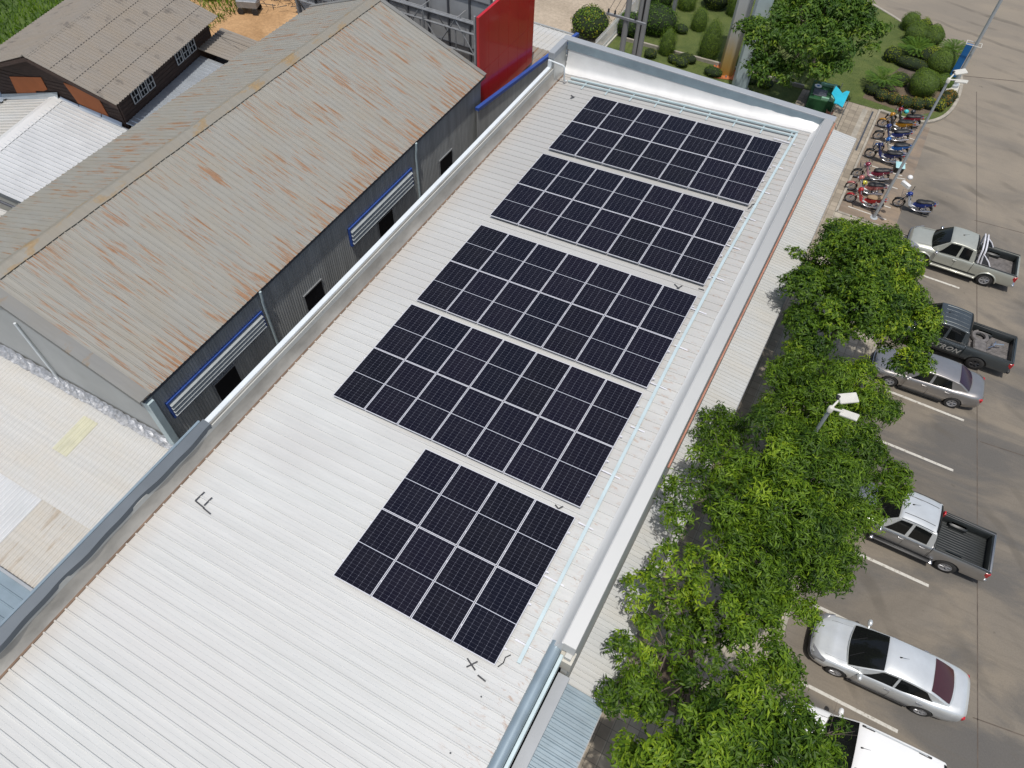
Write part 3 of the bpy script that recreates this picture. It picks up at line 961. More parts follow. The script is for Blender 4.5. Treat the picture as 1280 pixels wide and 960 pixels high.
# ================================================================== RUSTY ROOFED WAREHOUSE (left)
wh = thing('warehouse', 'long warehouse with grey rust streaked gable roof and grey green metal walls', 'building', (-18.5, 12.5, 0))
woff = Vector((18.5, -12.5, 0))
def wpart(mb, name, m, smooth=False, solid=0):
    o = mb.build(name, m, wh, smooth)
    o.location = woff
    if solid:
        md = o.modifiers.new('thickness', 'SOLIDIFY'); md.thickness = solid; md.offset = -1
    return o
XE, ZE, XRI, ZRI, XW, ZW = -13.57, 7.0, -19.35, 9.1, -23.5, 7.57
gy0, gy1 = 2.2, 23.35
pr = 0.25
prof = [(0.0, 0.0), (0.02, 0.028), (0.05, 0.028), (0.07, 0.0), (0.13, 0.0), (0.14, 0.006), (0.15, 0.0), (0.19, 0.0)]
npr = int((gy1 - gy0) / pr)
mb = MB()
rib_sheet(mb, (XE, gy0, ZE), (0, 1, 0), npr, pr, prof, (XRI - XE, 0, ZRI - ZE), (.34, 0, 1))
wpart(mb, 'right_roof_slope', M['rust_roof'], solid=.015)
mb = MB()
rib_sheet(mb, (XW, gy0, ZW), (0, 1, 0), npr, pr, prof, (XRI - XW, 0, ZRI - ZW), (-.34, 0, 1))
wpart(mb, 'left_roof_slope', M['rust_roof'], solid=.015)
mb = MB()
secs = []
for i in range(43):
    y = gy0 - .02 + (gy1 - gy0 + .04) * i / 42
    j = 0.012 * math.sin(i * 2.1) + .01 * (i % 3)
    secs.append([(XRI - .30 - j, y, ZRI - .065), (XRI - .04, y, ZRI + .065), (XRI + .04, y, ZRI + .065), (XRI + .30 + j, y, ZRI - .055), (XRI + .30 + j, y, ZRI - .075), (XRI, y, ZRI + .03), (XRI - .30 - j, y, ZRI - .085)])
mb.loft(secs)
wpart(mb, 'ridge_cap', M['rust_ridge'])
# verge flashings at the near gable, eave gutter line
for (xa, za, xb, zb) in ((XE, ZE, XRI, ZRI), (XRI, ZRI, XW, ZW)):
    for (ya, yb) in ((gy0 - .10, gy0 + .34), (gy1 - .16, gy1 + .05)):
        mb = MB()
        mb.loft([[(xa, ya, za - .16), (xa, ya, za + .045), (xa, yb, za + .045), (xa, yb, za + .03), (xa, ya + .02, za + .03), (xa, ya + .02, za - .16)], [(xb, ya, zb - .16), (xb, ya, zb + .045), (xb, yb, zb + .045), (xb, yb, zb + .03), (xb, ya + .02, zb + .03), (xb, ya + .02, zb - .16)]])
        wpart(mb, 'verge_flashing', M['verge_grey'])
mb = MB()
mb.box(XE - .16, XE - .02, gy0, gy1, ZE - .14, ZE - .03)
mb.box(XW - .02, XW + .10, gy0, gy1, ZW - .12, ZW - .03)
wpart(mb, 'eave_gutter', M['dark_steel'])
# walls
mb = MB()
rib_sheet(mb, (-13.75, 2.5, 0), (0, 1, 0), int(20.6 / .115), .115, [(0, 0), (.02, .016), (.045, .016), (.065, 0)], (0, 0, 6.95), (1, 0, 0))
wpart(mb, 'side_wall', M['wall_sheet'], solid=.03)
mb = MB()
mb.prism([(-23.3, 0), (-13.62, 0), (-13.62, 6.9), (XRI, 8.98), (-23.3, 7.5)], 2.42, 2.52, 'y')
wpart(mb, 'front_gable_wall', M['wall_gable'])
mb = MB()
mb.prism([(-23.3, 0), (-13.8, 0), (-13.8, 6.85), (XRI, 8.95), (-23.3, 7.5)], 23.0, 23.1, 'y')
mb.box(-23.4, -23.3, 2.45, 23.1, 0, 7.5)
wpart(mb, 'rear_wall', M['wall_sheet'])
mb = MB()
mb.bbox(-13.84, -13.52, 2.26, 2.50, 0, 6.75, 0.01)
wpart(mb, 'corner_trim', M['pale_blue_steel'])
for (ya, yb, z0, z1) in ((2.80, 7.45, 5.22, 6.05), (12.60, 17.10, 4.98, 5.90)):
    f = MB()
    t = .065
    f.box(-13.72, -13.62, ya, yb, z1 - t, z1)
    f.box(-13.72, -13.62, ya, yb, z0, z0 + t)
    f.box(-13.72, -13.62, ya, ya + t, z0 + t, z1 - t)
    f.box(-13.72, -13.62, yb - t, yb, z0 + t, z1 - t)
    fo = wpart(f, 'louvre_frame', M['blue_trim'])
    s_ = MB()
    g_ = MB(); g_.box(-13.725, -13.69, ya + t, yb - t, z0 + t, z1 - t); g_.build('louvre_backing', M['dark_steel'], fo)
    n = 4
    for k in range(n):
        za = z0 + t + (z1 - z0 - 2 * t) * k / n
        hh = (z1 - z0 - 2 * t) / n
        s_.loft([[(-13.70, y, za + .02), (-13.57, y, za + .02), (-13.56, y, za + .04), (-13.70, y, za + hh * .80)] for y in (ya + t, yb - t)])
    so = s_.build('louvre_slats', M['silver_louvre'], fo)
for (y, z1) in ((4.57, 4.92), (9.52, 4.84), (14.43, 4.84), (19.3, 4.78)):
    f = MB()
    f.box(-13.74, -13.685, y, y + 1.05, z1 - 1.1, z1)
    fo = wpart(f, 'window', M['black_glass'])
    g = MB()
    g.box(-13.74, -13.665, y - .04, y + 1.09, z1, z1 + .05)
    g.box(-13.74, -13.665, y - .04, y, z1 - 1.1, z1)
    g.build('window_frame', M['steel'], fo)
for y in (7.6, 17.45):
    f = MB()
    f.path([(-13.55, y, 6.95), (-13.57, y, 6.6), (-13.62, y, 6.35), (-13.62, y, 0.1)], 0.05, 8)
    wpart(f, 'downpipe', M['pale_blue_steel'], 60)
f = MB()
f.path([(-19.3, 2.36, 7.2), (-19.26, 2.34, 5.5), (-19.22, 2.33, 3.9)], 0.045, 8)
wpart(f, 'gable_conduit', M['pvc_white'], 60)

# low wall with blue coping running back from the warehouse
lw = thing('blue_topped_shed', 'low shed with blue coping and rusty brown sheet roof behind the warehouse', 'shed', (-16, 28, 0))
loff = Vector((16, -28, 0))
def lpart(mb, name, m, solid=0):
    o = mb.build(name, m, lw); o.location = loff
    if solid:
        md = o.modifiers.new('thickness', 'SOLIDIFY'); md.thickness = solid; md.offset = -1
    return o
mb = MB()
mb.add([(-13.45, 23.12, 0), (-13.3, 33.4, 0), (-13.3, 33.4, 4.7), (-13.45, 23.12, 5.15)], [(0, 1, 2, 3)])
mb = MB()
rib_sheet(mb, (-13.45, 22.25, 0), (0, 1, 0), 89, .125, [(0, 0), (.02, .016), (.045, .016), (.065, 0)], (0, 0, 4.75), (1, 0, 0))
mb.v = [(x, y, z if z < 1 else 5.70 - (y - 23.12) * .135) for x, y, z in mb.v]
lpart(mb, 'shed_wall', M['wall_sheet'], .03)
mb = MB()
mb.loft([[(-13.53, y, z), (-13.35, y, z), (-13.35, y, z + .16), (-13.53, y, z + .16)] for (y, z) in ((22.25, 5.80), (33.4, 4.30))])
lpart(mb, 'blue_coping', M['blue_trim'])
mb = MB()
rib_sheet(mb, (-13.55, 30.4, 4.55), (-1, 0, 0), 30, .3, [(0, 0), (.03, .035), (.07, .035), (.10, 0)], (0, 3.0, -.25), (0, 0, 1))
lpart(mb, 'grey_end_sheet', M['low_roof'], .02)
mb = MB()
rib_sheet(mb, (-13.55, 23.2, 4.70), (-1, 0, 0), 34, .3, [(0, 0), (.03, .035), (.07, .035), (.10, 0)], (0, 7.4, -.10), (0, 0, 1))
lpart(mb, 'brown_sheet_roof', M['brown_sheet'], .02)
mb = MB()
mb.box(-23.2, -13.6, 33.2, 33.3, 0, 4.4)
lpart(mb, 'end_wall', M['wall_sheet'])

# red sign
rs = thing('red_sign_board', 'tall glossy red sign board standing on the brown sheet roof behind the warehouse', 'sign board', (-13.95, 26.3, 4.9))
ro = Vector((13.95, -26.3, -4.9))
mb = MB()
cols = [23.42, 24.3, 25.25, 26.2, 27.2, 28.2, 28.85]
for a, b_ in zip(cols[:-1], cols[1:]):
    for (za, zb) in ((4.95, 6.55), (6.56, 9.6 if b_ < 27 else 12.2)):
        pass
def top(y):
    return 9.55 + max(0.0, (y - 23.4)) * 0.02
mb = MB()
for a, b_ in zip(cols[:-1], cols[1:]):
    for (za, zb) in ((4.80, 6.85), (6.865, 9.50)):
        mb.bbox(-14.10, -13.97, a + .006, b_ - .006, za, zb, 0.004)
o = mb.build('red_face', M['red_panel'], rs); o.location = ro
mb = MB()
mb.box(-14.16, -14.10, 23.44, 28.83, 5.0, 9.48)
o = mb.build('backing_frame', M['dark_steel'], rs); o.location = ro
mb = MB()
mb.box(-14.24, -14.16, 23.42, 23.5, 4.9, 9.5)
mb.box(-14.24, -14.16, 28.7, 28.78, 4.9, 9.5)
mb.box(-14.24, -14.16, 26.1, 26.18, 4.9, 9.5)
o = mb.build('upright', M['steel'], rs); o.location = ro

# billboard seen from the back, with its truss
bb = thing('billboard', 'large billboard seen from behind, grey sheets on a steel lattice frame', 'billboard', (-20, 25.6, 4.8))
bo = Vector((20, -25.6, -4.8))
mb = MB()
x = -26.8
while x < -15.6:
    mb.box(x + .01, x + 1.19, 26.05, 26.09, 5.1, 9.2)
    x += 1.2
o = mb.build('back_sheets', M['board_back'], bb); o.location = bo
mb = MB()
x = -26.8
while x < -14.3:
    mb.box(x - .04, x + .04, 25.95, 26.05, 4.9, 9.25)
    x += 1.2
for z in (5.1, 6.3, 7.5, 8.7, 9.2):
    mb.box(-26.8, -14.4, 25.99, 26.05, z - .03, z + .03)
o = mb.build('stud_frame', M['dark_steel'], bb); o.location = bo
mb = MB()
for (y, z, r) in ((25.0, 8.2, .06), (25.0, 7.7, .05), (25.0, 6.7, .05), (25.5, 8.0, .04)):
    mb.tube((-26.5, y, z - .1), (-14.3, y, z), r, r, 6)
k = 0
x = -26.2
while x < -14.6:
    a = (x, 25.0, 8.15); b_ = (x + 1.0, 25.0, 6.7)
    if k % 2: a, b_ = (x, 25.0, 6.7), (x + 1.0, 25.0, 8.15)
    mb.tube(a, b_, .035, .035, 6)
    mb.tube((x, 25.0, 8.15), (x, 25.95, 8.15 - (k % 2) * 1.4), .03, .03, 6)
    if k % 2 == 0: mb.tube((x, 25.0, 7.7), (x, 25.0, 6.7), .03, .03, 6)
    x += 1.0; k += 1
o = mb.build('lattice_truss', M['steel'], bb); o.location = bo
for x in (-26, -22, -18, -14.9):
    mb = MB()
    mb.tube((x, 25.0, 4.75), (x, 25.0, 8.2), .06, .06, 8)
    mb.tube((x, 25.0, 6.7), (x, 26.0, 4.9), .04, .04, 6)
    o = mb.build('post', M['steel'], bb); o.location = bo

# ================================================================== LOW LEAN-TO IN FRONT OF THE WAREHOUSE
ls = thing('lean_to_shed', 'low shed with stained cream corrugated roof below the pale warehouse gable', 'shed', (-18.5, -0.5, 0))
so_ = Vector((18.5, .5, 0))
def spart(mb, name, m, solid=0, smooth=False, par=None):
    o = mb.build(name, m, par or ls, smooth)
    if par is None: o.location = so_
    if solid:
        md = o.modifiers.new('thickness', 'SOLIDIFY'); md.thickness = solid; md.offset = -1
    return o
cp = 0.17
cprof = [(0, 0), (.03, .028), (.06, .034), (.09, .028), (.12, 0)]
mb = MB()
rib_sheet(mb, (-13.3, 2.40, 4.15), (-1, 0, 0), int(11 / cp), cp, cprof, (0, -3.65, -.30), (0, 0, 1))
spart(mb, 'upper_roof_sheet', M['low_roof'], .012)
mb = MB()
rib_sheet(mb, (-13.3, -1.15, 3.79), (-1, 0, 0), int(2.9 / cp), cp, cprof, (0, -2.35, -.16), (0, 0, 1))
spart(mb, 'stained_roof_sheet', M['low_roof_brown'], .012)
mb = MB()
rib_sheet(mb, (-16.18, -1.15, 3.80), (-1, 0, 0), int(8 / cp), cp, cprof, (0, -2.35, -.16), (0, 0, 1))
spart(mb, 'white_roof_sheet', M['bright_sheet'], .012)
mb = MB()
rib_sheet(mb, (-16.62, 1.68, 4.125), (-1, 0, 0), 4, cp, cprof, (0, -1.45, -.12), (0, 0, 1))
spart(mb, 'skylight_sheet', M['skylight'], .006)
mb = MB()
rr2 = random.Random(3)
n = 70
vs, fs = [], []
for i in range(n + 1):
    x = -24.2 + (10.9) * i / n
    for j in range(5):
        yy = [2.38, 2.32, 2.24, 2.15, 2.06][j]
        zz = [4.36, 4.27, 4.215, 4.20, 4.185][j]
        vs.append((x, yy + rr2.uniform(-.03, .03), zz + rr2.uniform(-.012, .02)))
for i in range(n):
    for j in range(4):
        a = i * 5 + j
        fs.append((a, a + 1, a + 6, a + 5))
mb.add(vs, fs)
spart(mb, 'foil_flashing', M['foil'], .008)
mb = MB()
mb.box(-24.2, -13.35, -3.6, 2.35, 0, 3.3)
spart(mb, 'shed_body', M['render_wall'])
mb = MB()
mb.bbox(-13.32, -13.12, -3.9, 2.3, 3.72, 3.84, .01)
spart(mb, 'edge_gutter', M['pale_blue_steel'])

ls2 = thing('blue_roofed_shed', 'blue grey ribbed metal shed roof at the lower left corner', 'shed', (-16, -8, 0))
mb = MB()
rib_sheet(mb, (-12.9, -3.50, 3.70), (0, -1, 0), 40, .33, [(0, 0), (.02, .03), (.05, .03), (.07, 0)], (-12, 0, -.7), (0, 0, 1))
o = mb.build('roof_sheet', M['blue_grey_metal'], ls2); o.location = (16, 8, 0)
md = o.modifiers.new('thickness', 'SOLIDIFY'); md.thickness = .012; md.offset = -1
mb = MB()
mb.box(-25, -13.1, -16.6, -3.6, 0, 2.7)
o = mb.build('shed_body', M['render_wall'], ls2); o.location = (16, 8, 0)
mb = MB()
mb.bbox(-25, -12.95, -3.56, -3.46, 3.3, 3.76, .01)
o = mb.build('barge_board', M['cap_grey'], ls2); o.location = (16, 8, 0)
tf = MB()

# ================================================================== TIMBER HOUSE AND WHITE METAL ROOFS (upper left)
HA = R(10.6)
hx = Vector((math.cos(HA), math.sin(HA), 0))     # across
hy = Vector((-math.sin(HA), math.cos(HA), 0))    # along ridge
HO = Vector((-33.34, 14.03, 0))                  # ridge near end, plan
house = thing('timber_house', 'old dark timber house with weathered grey corrugated gable roof at upper left', 'house', tuple(HO), HA)
# local frame: x across, y along ridge
mb = MB()
HW, HL = 4.35, 9.15
cp = 0.20
wavy = [(0, 0), (.03, .045), (.06, .062), (.09, .045), (.12, 0)]
mb = MB()
rib_sheet(mb, (HW, 0, 5.0), (0, 1, 0), int(HL / cp), cp, wavy, (-HW, 0, 1.6), (.35, 0, 1))
rs_ = mb.build('right_roof_slope', M['asbestos'], house); md = rs_.modifiers.new('t', 'SOLIDIFY'); md.thickness = .02; md.offset = -1
mb = MB()
rib_sheet(mb, (-HW, 0, 5.0), (0, 1, 0), int(HL / cp), cp, wavy, (HW, 0, 1.6), (-.35, 0, 1))
rs_ = mb.build('left_roof_slope', M['asbestos'], house); md = rs_.modifiers.new('t', 'SOLIDIFY'); md.thickness = .02; md.offset = -1
mb = MB()
for k in range(4):
    t = (k + .5) / 4 + .1
    if t < .98:
        mb.loft([[(HW * (1 - t) + .01, y, 5.0 + 1.6 * t + .052), (HW * (1 - t) - .015, y, 5.0 + 1.6 * t + .058), (HW * (1 - t) - .015, y, 5.0 + 1.6 * t + .03), (HW * (1 - t) + .01, y, 5.0 + 1.6 * t + .03)] for y in (0.02, HL - .1)])
mb.build('sheet_lap', M['dark_back'] if False else M['asbestos'], house)
mb = MB()
mb.loft([[(-.18, y, 6.55), (0, y, 6.69), (.18, y, 6.55), (.16, y, 6.53), (0, y, 6.64), (-.16, y, 6.53)] for y in (-.02, HL)])
mb.build('ridge_cap', M['asbestos'], house)
mb = MB()
for s_ in (1, -1):
    mb.loft([[(s_ * HW, y, 4.93), (0, y, 6.52), (0, y, 6.34), (s_ * HW, y, 4.76)] for y in (0.0, .05)])
mb.build('barge_board', M['dark_wood'], house)
mb = MB()
mb.box(3.70, 3.80, .65, HL - .5, 0, 5.2)
mb.box(-3.80, -3.70, .65, HL - .5, 0, 5.2)
mb.prism([(-3.7, 0), (3.7, 0), (3.7, 5.15), (0, 6.5), (-3.7, 5.15)], .60, .70, 'y')
mb.prism([(-3.7, 0), (3.7, 0), (3.7, 5.15), (0, 6.5), (-3.7, 5.15)], HL - .6, HL - .5, 'y')
for z in [2.6 + .2 * k for k in range(13)]:
    mb.box(3.80, 3.815, .65, HL - .5, z, z + .012)
    mb.box(-3.7, 3.7, .585, .60, z, z + .012)
mb.build('timber_wall', M['dark_wood'], house)
mb = MB()
mb.prism([(-2.6, 3.2), (-1.8, 3.55), (-1.75, 3.85), (-1.2, 4.0), (-1.15, 4.25), (-.6, 4.35), (-.3, 4.5), (-.3, 5.15), (-2.4, 4.75)], .56, .584, 'y')
mb.build('orange_panel', M['orange_clad'], house)
mb = MB()
mb.prism([(1.0, 5.15), (2.75, 4.85), (2.9, 3.6), (2.2, 3.75), (1.7, 4.0), (1.3, 4.1)], .56, .584, 'y')
mb.build('orange_panel', M['orange_clad'], house)
for (ya) in (1.55, 5.35):
    f = MB()
    for k in range(3):
        y0 = ya + k * .62
        f.box(3.82, 3.86, y0, y0 + .06, 4.0, 4.9)
        f.box(3.82, 3.86, y0 + .48, y0 + .54, 4.0, 4.9)
        f.box(3.82, 3.86, y0 + .25, y0 + .28, 4.0, 4.9)
        for z in (4.0, 4.3, 4.6, 4.86):
            f.box(3.82, 3.86, y0 + .06, y0 + .48, z, z + .035)
    w = MB()
    w.box(3.816, 3.83, ya, ya + 1.8, 4.0, 4.9)
    wo = w.build('window', M['black_glass'], house)
    f.build('window_bars', M['white_frame'], wo)
# brown lean-to on the far right side of the house
def local_obj(mb, name, m, par, solid=0):
    o = mb.build(name, m, par)
    if solid:
        md = o.modifiers.new('t', 'SOLIDIFY'); md.thickness = solid; md.offset = -1
    return o
mb = MB()
rib_sheet(mb, (3.9, HL - 2.0, 4.0), (0, 1, 0), 10, .24, wavy, (3.4, 0, -.55), (.2, 0, 1))
local_obj(mb, 'brown_lean_to_roof', M['asbestos'], house, .02)
mb = MB()
rib_sheet(mb, (3.83, .55, 3.55), (0, 1, 0), 24, .28, [(0, 0), (.02, .03), (.05, .03), (.07, 0)], (2.4, 0, -.42), (.2, 0, 1))
local_obj(mb, 'zinc_lean_to_roof', M['zinc'], house, .015)
mb = MB()
mb.box(3.9, 6.1, .7, 9.0, 0, 2.9)
local_obj(mb, 'lean_to_walls', M['dark_wood'], house)

wr = thing('white_roofed_house', 'low house with bright white ribbed gable roof in front of the timber house', 'house', tuple(HO), HA)
wprof = [(0, 0), (.015, .06), (.065, .06), (.08, 0)]
mb = MB()
rib_sheet(mb, (.1, .50, 4.2), (0, -1, 0), 25, .26, wprof, (8.2, 0, -2.1), (.26, 0, 1))
local_obj(mb, 'right_roof_slope', M['bright_sheet'], wr, .015)
mb = MB()
rib_sheet(mb, (.1, .50, 4.2), (0, -1, 0), 25, .26, wprof, (-5.2, 0, -1.3), (-.26, 0, 1))
local_obj(mb, 'left_roof_slope', M['low_roof'], wr, .015)
mb = MB()
mb.loft([[(-.28, y, 4.16), (.1, y, 4.29), (.48, y, 4.14), (.46, y, 4.11), (.1, y, 4.22), (-.26, y, 4.13)] for y in (.5, -6.05)])
local_obj(mb, 'ridge_cap', M['galv_bright'], wr)
mb = MB()
mb.prism([(-4.8, 0), (7.9, 0), (7.9, 2.1), (.1, 4.1), (-4.8, 2.9)], -5.85, .3, 'y')
local_obj(mb, 'house_walls', M['render_wall'], wr)
mb = MB()
for (x0, x1, z) in ((0.35, 1.3, 3.98), (1.35, 2.5, 3.75), (2.55, 3.6, 3.5)):
    mb.loft([[(x0, .55, z + .30), (x1, .55, z + .05), (x1, .44, z - .10), (x0, .44, z + .12)], [(x0, .53, z + .30), (x1, .53, z + .05), (x1, .40, z - .10), (x0, .40, z + .12)]])
mb.loft([[(-3.6, .55, 3.55), (.3, .55, 4.5), (.3, .42, 4.22), (-3.6, .42, 3.33)], [(-3.6, .53, 3.55), (.3, .53, 4.5), (.3, .40, 4.22), (-3.6, .40, 3.33)]])
local_obj(mb, 'step_flashing', M['zinc'], wr)
sh2 = thing('grey_roofed_annex', 'low grey metal annex roof at the left edge in front of the white roofed house', 'shed', tuple(HO), HA)
mb = MB()
rib_sheet(mb, (0.6, -6.35, 3.2), (0, -1, 0), 24, .26, wprof, (7.6, 0, -1.1), (.14, 0, 1))
local_obj(mb, 'roof_sheet', M['low_roof'], sh2, .015)
mb = MB()
mb.box(.7, 7.9, -12, -6.5, 0, 2.0)
local_obj(mb, 'annex_walls', M['render_wall'], sh2)
mb = MB()
mb.path([(.4, -6.18, 3.5), (2.0, -6.2, 3.35), (8.1, -6.2, 2.0)], .07, 8)
local_obj(mb, 'curved_gutter', M['dark_steel'], sh2)
sh3 = thing('pale_blue_roofed_shed', 'shed with pale blue white sheet roof left of the timber house', 'shed', tuple(HO), HA)
mb = MB()
rib_sheet(mb, (-3.3, 1.35, 3.45), (0, -1, 0), 28, .26, wprof, (-6.5, 0, -.55), (-.1, 0, 1))
local_obj(mb, 'roof_sheet', M['zinc'], sh3, .015)
mb = MB()
mb.box(-9.6, -5.3, -5.8, 1.2, 0, 2.7)
local_obj(mb, 'shed_walls', M['render_wall'], sh3)

# ================================================================== FENCE, POLES, PYLONS, LAMPS
fn = thing('white_fence', 'white picket fence at the garden corner beside the utility poles', 'fence', (-14.3, 41, 0))
mb = MB()
for z in (.35, 1.15):
    mb.box(-.03, .03, -2.6, 4.6, z, z + .07)
fo = mb.build('rail', M['white_gloss'], fn)
mb = MB()
y = -2.6
while y < 4.6:
    mb.prism([(y, .1), (y + .05, .1), (y + .05, 1.42), (y + .025, 1.52), (y, 1.42)], .03, .06, 'x')
    y += .17
mb.build('pickets', M['white_gloss'], fn)
mb = MB()
mb.bbox(-.16, .1, 4.6, 4.9, 0, 1.7, .02)
mb.box(-.12, .12, -2.7, 4.6, 0, .22)
mb.build('plinth', M['cream'], fn)
gw = MB()
gw.bbox(-13.6, -1.5, 0, .14, 0, .28, .02)
o = gw.build('garden_wall', M['kerb']); o.location = (0, 42.4, 0.05); o.rotation_euler = (0, 0, R(3))
tag(o, 'low concrete border wall crossing the lawn behind the topiary cones', 'garden wall')

def util_pole(base, top_r, base_r, h, name, label, lean=0):
    t = thing(name, label, 'utility pole', base, 0, 'utility poles behind the back parapet')
    mb = MB()
    mb.tube((0, 0, 0), (0, 0, h), base_r, top_r, 10)
    mb.build('shaft', M['concrete_pole'], t, 60)
    return t
p1 = (-9.76, 30.68, 6.50)
p2 = (-9.41, 31.63, 6.50)
p3 = (-9.20, 31.76, 6.50)
for q, r, lab in ((p1, .13, 'concrete utility pole, leftmost of the three behind the back parapet'), (p2, .10, 'dark slim utility pole, middle of the three behind the back parapet'), (p3, .15, 'thick concrete utility pole, rightmost of the three behind the back parapet')):
    t = util_pole((q[0], q[1], 0), r * .95, r * 1.3, 11.5, 'utility_pole', lab)
    mb = MB()
    if q is p1:
        mb.bbox(-1.05, 1.05, -.17, -.09, 7.42, 7.54, .01)
        mb.build('crossarm', M['steel'], t)
        mb = MB()
        for xx in (-.95, -.6, .5):
            mb.lathe([(.03, 0), (.06, .05), (.035, .1), (.055, .15), (.02, .2)], (xx, -.13, 7.54), 8, 'z')
        mb.build('insulator', M['black_plastic'], t)
    elif q is p2:
        mb.path([(.14, -.03, 11.2), (.16, 0, 8), (.13, .02, 5), (.15, 0, .5)], .05, 6)
        mb.build('cable_bundle', M['black_plastic'], t)
    else:
        mb.bbox(.1, 1.6, -.17, -.09, 8.6, 8.72, .01)
        mb.build('crossarm', M['steel'], t)
        mb = MB()
        for xx in (.6, 1.45):
            mb.lathe([(.03, 0), (.06, .05), (.035, .1), (.055, .15), (.02, .2)], (xx, -.13, 8.72), 8, 'z')
        mb.build('insulator', M['black_plastic'], t)
for k, (dx) in enumerate((-.9, -.6, -.3)):
    mb = MB()
    a = Vector((p1[0] + dx, p1[1] - .13, 7.75))
    b_ = Vector((p1[0] - 3.2 + dx, p1[1] + 18, 8.8))
    pts = []
    for i in range(17):
        t_ = i / 16
        q = a.lerp(b_, t_)
        q.z -= 1.2 * 4 * t_ * (1 - t_) * .5
        pts.append(q)
    mb.path(pts, .012, 5)
    o = mb.build('power_cable', M['black_plastic'])
    tag(o, 'thin black power cable leaving the leftmost utility pole, %s of three' % ('outermost', 'middle', 'innermost')[k], 'cable', 'power cables')
q = (-11.65, 45.46, 0.20)
t = thing('signal_post', 'slim grey steel post standing on the lawn behind the topiary cones', 'post', (q[0], q[1], 0.1))
mb = MB(); mb.tube((0, 0, 0), (0, 0, 6), .14, .12, 10); mb.build('shaft', M['steel'], t, 60)
mb = MB(); mb.bbox(-.25, .25, -.25, .25, 0, .12, .02); mb.build('footing', M['kerb'], t)

pyl = thing('sign_pylon', 'tall square pale pylon column with rusty orange base on a bolted plate', 'pylon', (-6.35, 41.5, 0.1), R(20))
mb = MB()
mb.bbox(-.42, .42, -.42, .42, .06, 16, .03)
def pylmat():
    m, nt, b = newmat('rust_bleeding_pylon')
    v = coords(nt)
    sep = N(nt, 'ShaderNodeSeparateXYZ'); nt.links.new(v, sep.inputs[0])
    k = math_(nt, 'ADD', math_(nt, 'MULTIPLY', sep.outputs[2], .22), math_(nt, 'MULTIPLY', math_(nt, 'SUBTRACT', noise(nt, coords(nt, (2, 2, .4)), 1.5, 5), .5), .35))
    c = ramp(nt, k, [(0.05, (0.42, 0.23, 0.05)), (0.30, (0.44, 0.31, 0.12)), (0.62, (0.44, 0.44, 0.41)), (1.0, (0.48, 0.50, 0.50))])
    nt.links.new(c, b.inputs['Base Color']); b.inputs['Roughness'].default_value = .5
    return m
mb.build('column', pylmat(), pyl)
mb = MB()
mb.bbox(-.75, .75, -.75, .75, 0, .06, .01)
mb.build('base_plate', M['orange_clad'], pyl)
mb = MB()
for sx in (-.6, 0, .6):
    for sy in (-.6, 0, .6):
        if sx or sy: mb.lathe([(.05, 0), (.05, .08), (.02, .14)], (sx, sy, .06), 6, 'z')
mb.build('anchor_bolt', M['steel'], pyl)
pyl2 = thing('sign_pylon', 'tall square pale blue pylon column, the one partly behind the garden tree', 'pylon', (-4.95, 39.6, 0.1), R(20))
mb = MB(); mb.bbox(-.42, .42, -.42, .42, 0, 16, .03); mb.build('column', M['pale_blue_steel'], pyl2)
mb = MB(); mb.bbox(-.75, .75, -.75, .75, -.05, .06, .01); mb.build('base_plate', M['kerb'], pyl2)

def solar_lamp(base, h, label, cctv=False, rot=0.0, grp='solar street lamps'):
    t = thing('street_lamp', label, 'street lamp', base, rot, grp)
    mb = MB()
    mb.lathe([(.20, 0), (.20, .02), (.085, .03), (.075, .5), (.055, h - .15), (.055, h)], (0, 0, 0), 12, 'z')
    mb.build('pole', M['pole'], t, 50)
    mb = MB()
    mb.lathe([(.085, -.16), (.085, .02), (.05, .05)], (0, 0, h - .02), 12, 'z')
    mb.tube((0, 0, h - .05), (.34, -.03, h + .05), .04, .04, 8)
    mb.tube((0, 0, h - .02), (.12, .30, h + .16), .035, .035, 8)
    mb.build('bracket', M['lamp_white'], t, 50)
    Mh = Matrix.Translation((.50, -.06, h + .06)) @ Matrix.Rotation(R(-8), 4, 'Z') @ Matrix.Rotation(R(-14), 4, 'Y')
    mb = MB()
    mb.bbox(-.25, .25, -.13, .13, -.03, .03, .02, Mh)
    hd = mb.build('lamp_head', M['lamp_white'], t)
    mb = MB(); mb.box(-.21, .21, -.10, .10, -.037, -.032, Mh); mb.build('led_lens', M['clear_lamp'], hd)
    Mp = Matrix.Translation((.30, .36, h + .24)) @ Matrix.Rotation(R(28), 4, 'Z') @ Matrix.Rotation(R(-12), 4, 'Y')
    mb = MB()
    mb.bbox(-.26, .26, -.17, .17, -.03, .03, .02, Mp)
    hd = mb.build('lamp_head', M['lamp_white'], t)
    mb = MB(); mb.box(-.22, .22, -.14, .14, -.037, -.032, Mp); mb.build('led_lens', M['clear_lamp'], hd)
    mb = MB(); mb.ball((.06, .30, h + .17), .08, .08, .07); mb.build('sensor', M['black_plastic'], t, True)
    if cctv:
        mb = MB()
        mb.tube((0.03, 0, 2.6), (.45, -.1, 2.75), .03, .03, 8)
        o = mb.build('camera_arm', M['lamp_white'], t)
        mb = MB(); mb.bbox(-.05, .45, -.1, .08, -.08, .1, .02, Matrix.Translation((.40, -.35, 2.72)) @ Matrix.Rotation(R(-35), 4, 'Z')); mb.ball((.62, .1, 2.8), .14, .14, .12)
        mb.build('camera', M['white_gloss'], t, 40)
    return t
solar_lamp((5.12, 32.33, 0), 8.0, 'tall lamp post with two white lamp heads standing by the parked motorcycles', True)
solar_lamp((4.93, 11.35, 0.12), 8.35, 'lamp post with two white lamp heads rising out of the row of trees')

